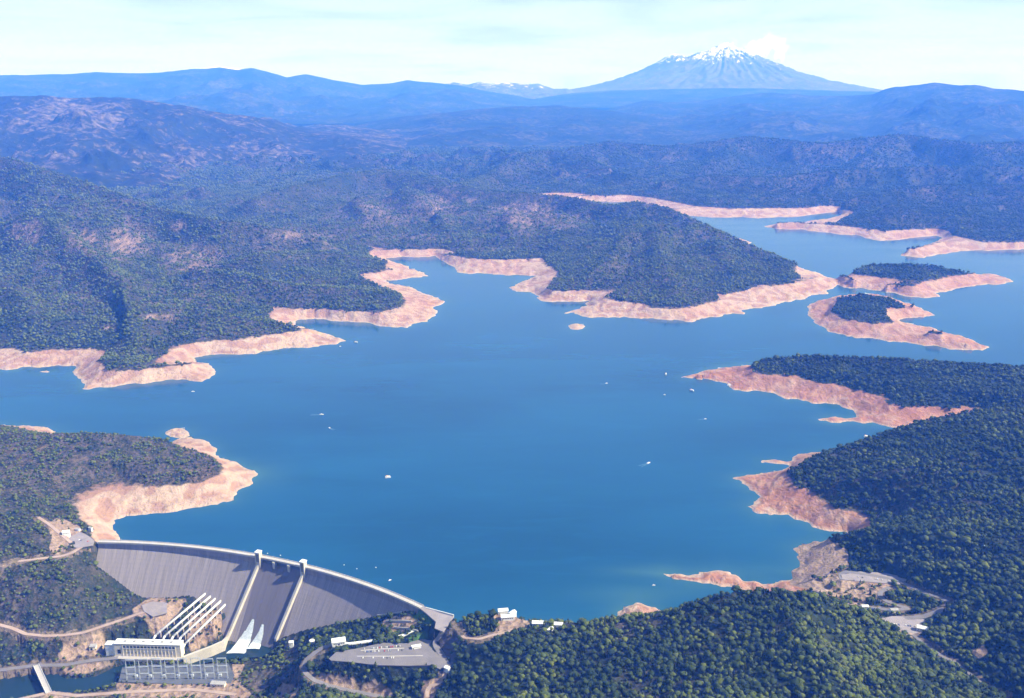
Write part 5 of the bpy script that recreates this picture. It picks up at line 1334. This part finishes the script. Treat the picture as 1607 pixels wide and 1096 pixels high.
BOATS = [(609, 750, 15, .3, 'houseboat with orange canopy in open water off the dam', 'houseboat'), (303, 615, 11, .1, 'white boat just off the triangular point of the left shore', 'cabin'), (559, 538, 14, .0, 'white boat beyond the tip of the narrow left spit', 'houseboat'), (534, 544, 8, .2, 'small boat close under the narrow left spit', 'cabin'),
         (505, 651, 13, .05, 'long white boat in the left middle of the lake', 'cabin'), (517, 672, 9, 2.4, 'small boat trailing behind the long white boat', 'cabin'), (952, 602, 9, .4, 'lone small boat in the middle of the lake', 'cabin'), (1045, 588, 13, 1.2, 'white boat left of the red peninsula tip', 'houseboat'), (1043, 620, 8, .1, 'faint small boat below the white boat off the peninsula', 'cabin'),
         (1086, 614, 15, -.5, 'white boat just below the red peninsula tip', 'houseboat'), (1144, 605, 13, .3, 'white houseboat moored at the red shore', 'houseboat'), (1107, 658, 9, .2, 'small boat off the red right shore', 'cabin'), (1018, 727, 13, .7, 'white boat in open water right of the lake centre', 'cabin'), (1359, 686, 13, .3, 'white boat in the wooded cove on the right', 'houseboat'),
         (1026, 919, 7, .1, 'small boat between the two sand spits near the dam', 'cabin'), (612, 911, 7, .6, 'small work boat close behind the dam crest', 'cabin')]
M_WAKE = plain('wake_foam', (.16, .30, .42), .5, .2, .4)
for b in BOATS:
    boat(*b)
    if any(w_ in b[4] for w_ in ('long white boat', 'right of the lake centre', 'off the red right', 'middle of the lake')):
        o = [q for q in S.objects if q.get('label') == b[4]][0]; L = b[2]; mb = MB()
        for sy in (-1, 1):
            mb.add([(-L * .4, sy * L * .05, .03), (-L * .4, sy * L * .14, .03), (-L * 2.6, sy * L * .42, .03), (-L * 2.7, sy * L * .36, .03)], [(0, 1, 2, 3) if sy < 0 else (3, 2, 1, 0)])
        mb.build('wake', M_WAKE, o)
M_BUOY = plain('buoy', (.80, .78, .72), .5, .05)
for k, (u, v) in enumerate([(540, 887), (560, 893), (590, 891), (420, 869), (440, 872)]):
    c = P(u, v, 0); r = empty('buoy', (c.x, c.y, 0)); tag(r, 'round white buoy of the safety line behind the dam', 'buoy', 'buoys behind the dam')
    MB().bar((0, 0, -.5), (0, 0, .6), 1.2, 12, 1.1).build('float', M_BUOY, r); MB().bar((0, 0, .6), (0, 0, 2.2), .5, 8, .1).build('mast', M_BUOY, r)
# ================================================================== TREES
def foliage_material(name, bark=False):
    t = NT(name)
    if bark: return t.done(t.mix(t.noise(t.obj(), 2.0, 4), (.05, .038, .028), (.10, .08, .06)), .95)
    p = t.obj(); rnd = t.rand()
    a = t.n.new('ShaderNodeAttribute'); a.attribute_type = 'INSTANCER'; a.attribute_name = 'tint'
    tint = a.outputs['Fac']
    dk = t.mix(t.rng(rnd, 0, 1), (.020, .036, .009), (.046, .066, .015))
    lt = t.mix(t.rng(rnd, 0, 1), (.080, .112, .018), (.135, .155, .028))
    gy = t.mix(t.rng(rnd, 0, 1), (.034, .044, .034), (.072, .072, .054))
    f = t.math('ADD', tint, t.math('MULTIPLY', t.math('SUBTRACT', t.math('FRACT', t.math('MULTIPLY', rnd, 7.31)), .5), .45))
    c = t.mix(t.rng(f, .30, .62), dk, lt)
    c = t.mix(t.rng(f, .80, 1.15), c, gy)
    c = t.mix(t.rng(t.noise(p, 3.2, 3, .6), .3, .7, .25, .0), c, (.008, .013, .007))
    t.b.inputs['Specular IOR Level'].default_value = .1
    return t.done(c, .85)
M_LEAF = foliage_material('foliage'); M_BARK = foliage_material('bark', True)
def crown_mb(seed, kind):
    """unit tree, height about 1, standing on z = 0"""
    g = random.Random(seed); mb = MB()
    if kind == 'conifer':
        n = 8; z = .10
        for L in range(4):
            r = .25 * (1 - L / 4.6); h = .36
            base = [(math.cos(2 * math.pi * i / n + L) * r * g.uniform(.65, 1.2), math.sin(2 * math.pi * i / n + L) * r * g.uniform(.65, 1.2), z + g.uniform(-.05, .03)) for i in range(n)]
            mb.add(base + [(g.uniform(-.01, .01), g.uniform(-.01, .01), z + h)], [(i, (i + 1) % n, n) for i in range(n)] + [tuple(range(n - 1, -1, -1))]); z += .185
    else:
        lobes = [(0, 0, .55, .36)] + [(math.cos(a) * .24, math.sin(a) * .24, g.uniform(.42, .66), g.uniform(.17, .25)) for a in [g.uniform(0, 1) + k * 2.09 for k in range(3)]]
        for (cx, cy, cz, r) in lobes:
            bm = bmesh.new(); bmesh.ops.create_icosphere(bm, subdivisions=2 if r > .3 else 1, radius=1.0)
            vs = []
            for v in bm.verts:
                d = g.uniform(.72, 1.22); vs.append((cx + v.co.x * r * d, cy + v.co.y * r * d, cz + v.co.z * r * d * .95))
            fs = [tuple(v.index for v in f.verts) for f in bm.faces]; bm.free()
            mb.add(vs, fs)
        for k in range(26):           # leaf sprays poking out of the outline
            a, e = g.uniform(0, 2 * math.pi), math.asin(g.uniform(-.5, 1)); r = g.uniform(.36, .47)
            c = Vector((math.cos(a) * math.cos(e) * r, math.sin(a) * math.cos(e) * r, .55 + math.sin(e) * r * .95)); q = [c + Vector((g.uniform(-.09, .09), g.uniform(-.09, .09), g.uniform(-.07, .07))) for _ in range(3)]
            mb.add(q, [(0, 1, 2)])
    return mb
def trunk_mb(kind):
    mb = MB(); mb.bar((0, 0, -.08), (0, 0, .5), .035 if kind == 'oak' else .026, 6, .018)
    if kind == 'oak':
        for a in (0.4, 2.5, 4.4): mb.bar((0, 0, .22), (math.cos(a) * .2, math.sin(a) * .2, .5), .018, 5, .008)
    return mb
KINDS = ['oak', 'oak', 'oak', 'conifer', 'conifer', 'oak']
PROTO = bpy.data.collections.new('tree_kinds')           # not linked: only the source of the forest instances
CROWN, TRUNK = [], []
for k, kd in enumerate(KINDS):
    c = crown_mb(40 + k, kd); tr = trunk_mb(kd)
    co = c.build('crown', M_LEAF, None, True); to = tr.build('trunk', M_BARK)
    CROWN.append(co.data); TRUNK.append(to.data)
    mb = MB(); mb.add(c.v, c.f)
    po = mb.build(f'kind_{k}', M_LEAF, None, True)
    for o in (co, to): bpy.data.objects.remove(o)
    S.collection.objects.unlink(po); PROTO.objects.link(po)
# ---- where trees grow
cellA = (R2 * DTH) * np.gradient(rr)[:, None]
okland = ~(lake | band | river_mask | DAMMASK | flat | roadmask)
above = np.where(downstream, 1.0, np.clip((GZ - RING + 3.0 + 4 * fbm(GX, GY, 60, 3)) / 3.0, 0, 1))
dens = okland * above
dens *= np.where(region == 7, .62, np.where(region == 8, .72, np.where(region == 2, .80, 1.0)))
clump = np.clip(.75 + .75 * fbm(GX + 333, GY, 90, 3), .12, 1.15)
clump = np.where((region == 7) | (region == 8), np.clip(.62 + 1.1 * fbm(GX + 333, GY, 60, 3), .05, 1.1), clump)
dens *= clump * (1 - .86 * np.clip(bare, 0, 1)) * (1 - .97 * gr) * (1 - .75 * rock) * (1 - .8 * patch)
dens = np.where(roadnear, dens * .35, dens)
# hillsides facing the camera only matter as far as a crown still shows
spacing = np.where(R2 < 2300, 32.0, np.where(R2 < 3500, 44.0, np.where(R2 < 5200, 78.0, np.where(R2 < 8500, 150.0, 330.0))))
lam = dens * cellA / spacing
lam = np.where((R2 < 13200) & (UU > -330) & (UU < 1940) & (VV < 1320), lam, 0)
cnt = rng.poisson(lam)
ii, jj = np.where(cnt > 0); rep = cnt[ii, jj]; ii, jj = np.repeat(ii, rep), np.repeat(jj, rep)
N = len(ii)
tr_r = rr[ii] + rng.uniform(-.5, .5, N) * np.gradient(rr)[ii]; tr_t = th[jj] + rng.uniform(-.5, .5, N) * DTH
tx, ty = tr_r * np.sin(tr_t), tr_r * np.cos(tr_t); tz = ground(tx, ty)
treg = region[ii, jj]
size = np.clip(rng.lognormal(-.03, .28, N), .5, 1.6) * np.where(tr_r < 3500, 7.8, np.where(tr_r < 5200, 8.6, np.where(tr_r < 8500, 10.5, 14.5))) * np.where((treg == 7) | (treg == 8), .72, 1.0)
size = np.where(rng.random(N) < .06, size * 1.45, size)
kind = rng.integers(0, len(KINDS), N)
kind = np.where((rng.random(N) < .5) & (np.isin(treg, (7, 8, 2))), 0, kind)
green = np.clip(.34 + .42 * fbm(tx, ty, 170, 3) + .42 * np.exp(-(((UU[ii, jj] - 1330) / 150) ** 2 + ((VV[ii, jj] - 1020) / 75) ** 2)) + np.where(treg == 7, .38, np.where(treg == 8, .16, np.where(treg == 2, .22, 0))) - .10 * ((UU[ii, jj] > 1200) & (VV[ii, jj] < 880)), 0, 1.1)
print('TREES', N, [(int(k), int((treg == k).sum())) for k in np.unique(treg)])
def forest_nodes():
    ng = bpy.data.node_groups.new('forest_scatter', 'GeometryNodeTree')
    ng.interface.new_socket('Geometry', in_out='INPUT', socket_type='NodeSocketGeometry'); ng.interface.new_socket('Geometry', in_out='OUTPUT', socket_type='NodeSocketGeometry')
    n, l = ng.nodes, ng.links
    gi, go = n.new('NodeGroupInput'), n.new('NodeGroupOutput'); m2p = n.new('GeometryNodeMeshToPoints')
    ci = n.new('GeometryNodeCollectionInfo'); ci.inputs['Collection'].default_value = PROTO; ci.inputs['Separate Children'].default_value = True; ci.inputs['Reset Children'].default_value = True
    ip = n.new('GeometryNodeInstanceOnPoints'); ip.inputs['Pick Instance'].default_value = True
    def na(name, typ):
        a = n.new('GeometryNodeInputNamedAttribute'); a.data_type = typ; a.inputs['Name'].default_value = name; return a.outputs['Attribute']
    l.new(gi.outputs[0], m2p.inputs[0]); l.new(m2p.outputs[0], ip.inputs['Points']); l.new(ci.outputs[0], ip.inputs['Instance'])
    l.new(na('kind', 'INT'), ip.inputs['Instance Index']); l.new(na('rot', 'FLOAT_VECTOR'), ip.inputs['Rotation']); l.new(na('size', 'FLOAT_VECTOR'), ip.inputs['Scale'])
    l.new(ip.outputs[0], go.inputs[0]); return ng
NG = forest_nodes()
def forest(name, label, sel):
    k = np.where(sel)[0]
    if not len(k): return
    me = bpy.data.meshes.new(name); me.vertices.add(len(k)); me.vertices.foreach_set('co', np.stack([tx[k], ty[k], tz[k] - .6], 1).astype(np.float32).ravel())
    sx = size[k] * rng.uniform(.95, 1.35, len(k)); sc = np.stack([sx, sx * rng.uniform(.85, 1.15, len(k)), size[k]], 1)
    a = me.attributes.new('size', 'FLOAT_VECTOR', 'POINT'); a.data.foreach_set('vector', sc.astype(np.float32).ravel())
    a = me.attributes.new('rot', 'FLOAT_VECTOR', 'POINT'); a.data.foreach_set('vector', np.stack([rng.uniform(-.08, .08, len(k)), rng.uniform(-.08, .08, len(k)), rng.uniform(0, 6.28, len(k))], 1).astype(np.float32).ravel())
    a = me.attributes.new('kind', 'INT', 'POINT'); a.data.foreach_set('value', kind[k].astype(np.int32))
    a = me.attributes.new('tint', 'FLOAT', 'POINT'); a.data.foreach_set('value', green[k].astype(np.float32))
    o = link(bpy.data.objects.new(name, me)); md = o.modifiers.new('scatter', 'NODES'); md.node_group = NG
    return tag(o, label, 'forest', kind='stuff')
# the nearest trees in view stand as individuals
tu, tv = proj(tx, ty, tz)
vis = (tu > 25) & (tu < 1600) & (tv > 900) & (tv < 1092) & np.isin(treg, (1, 8))
px_size = size / np.sqrt(tx ** 2 + ty ** 2 + (tz - CAM_H) ** 2)
cand = np.where(vis)[0]; cand = cand[np.argsort(-px_size[cand])][:280]
solo = np.zeros(N, bool); solo[cand] = True
def place_trees():
    for k in cand:
        kd = int(kind[k]); o = bpy.data.objects.new('conifer_tree' if KINDS[kd] == 'conifer' else 'oak_tree', None)
        link(o); o.location = (tx[k], ty[k], tz[k] - .3); o.rotation_euler = (0, 0, rng.uniform(0, 6.28)); s = float(size[k]); o.scale = (s * 1.1, s * 1.1, s)
        if tu[k] > 715:
            w_ = ('below the white lakeside house' if tu[k] < 900 else 'on the left flank of the near hill' if tu[k] < 1060 else 'under the crest of the near hill' if tu[k] < 1200 else 'on the middle slope of the near hill' if tu[k] < 1320 else 'on the right flank of the near hill' if tu[k] < 1450 else 'beside the narrow valley road')
            w_ += ', at the bottom edge' if tv[k] > 1068 else ', halfway down' if tv[k] > 1030 else ', high on the slope'; g_ = 'larger trees on the near hill'
        elif tu[k] > 470: w_, g_ = 'between the visitor lot and the bottom edge', 'larger trees around the visitor lot'
        else: w_, g_ = 'on the valley ground below the spillway', 'larger trees below the spillway'
        tag(o, f"tall {'pointed conifer' if KINDS[kd] == 'conifer' else 'rounded green oak'} {w_}", 'tree', g_)
        for nm, me in (('crown', CROWN[kd]), ('trunk', TRUNK[kd])):
            link(bpy.data.objects.new(nm, me), o)
place_trees()
FOR = {1: 'dense dark green forest covering the right shore and near hill', 2: 'scrubby forest covering the large hills beyond the lake', 3: 'hazy forest on the hills behind the farthest water', 4: 'blue hazy forest on the rounded far headland', 5: 'dark woods on the long island', 6: 'dark woods on the smaller island with the red tail', 7: 'grey-green scrub and oaks on the left peninsula', 8: 'scattered oaks and scrub on the valley ground below the dam'}
for k, lab in FOR.items(): forest('forest', lab, (treg == k) & ~solo)
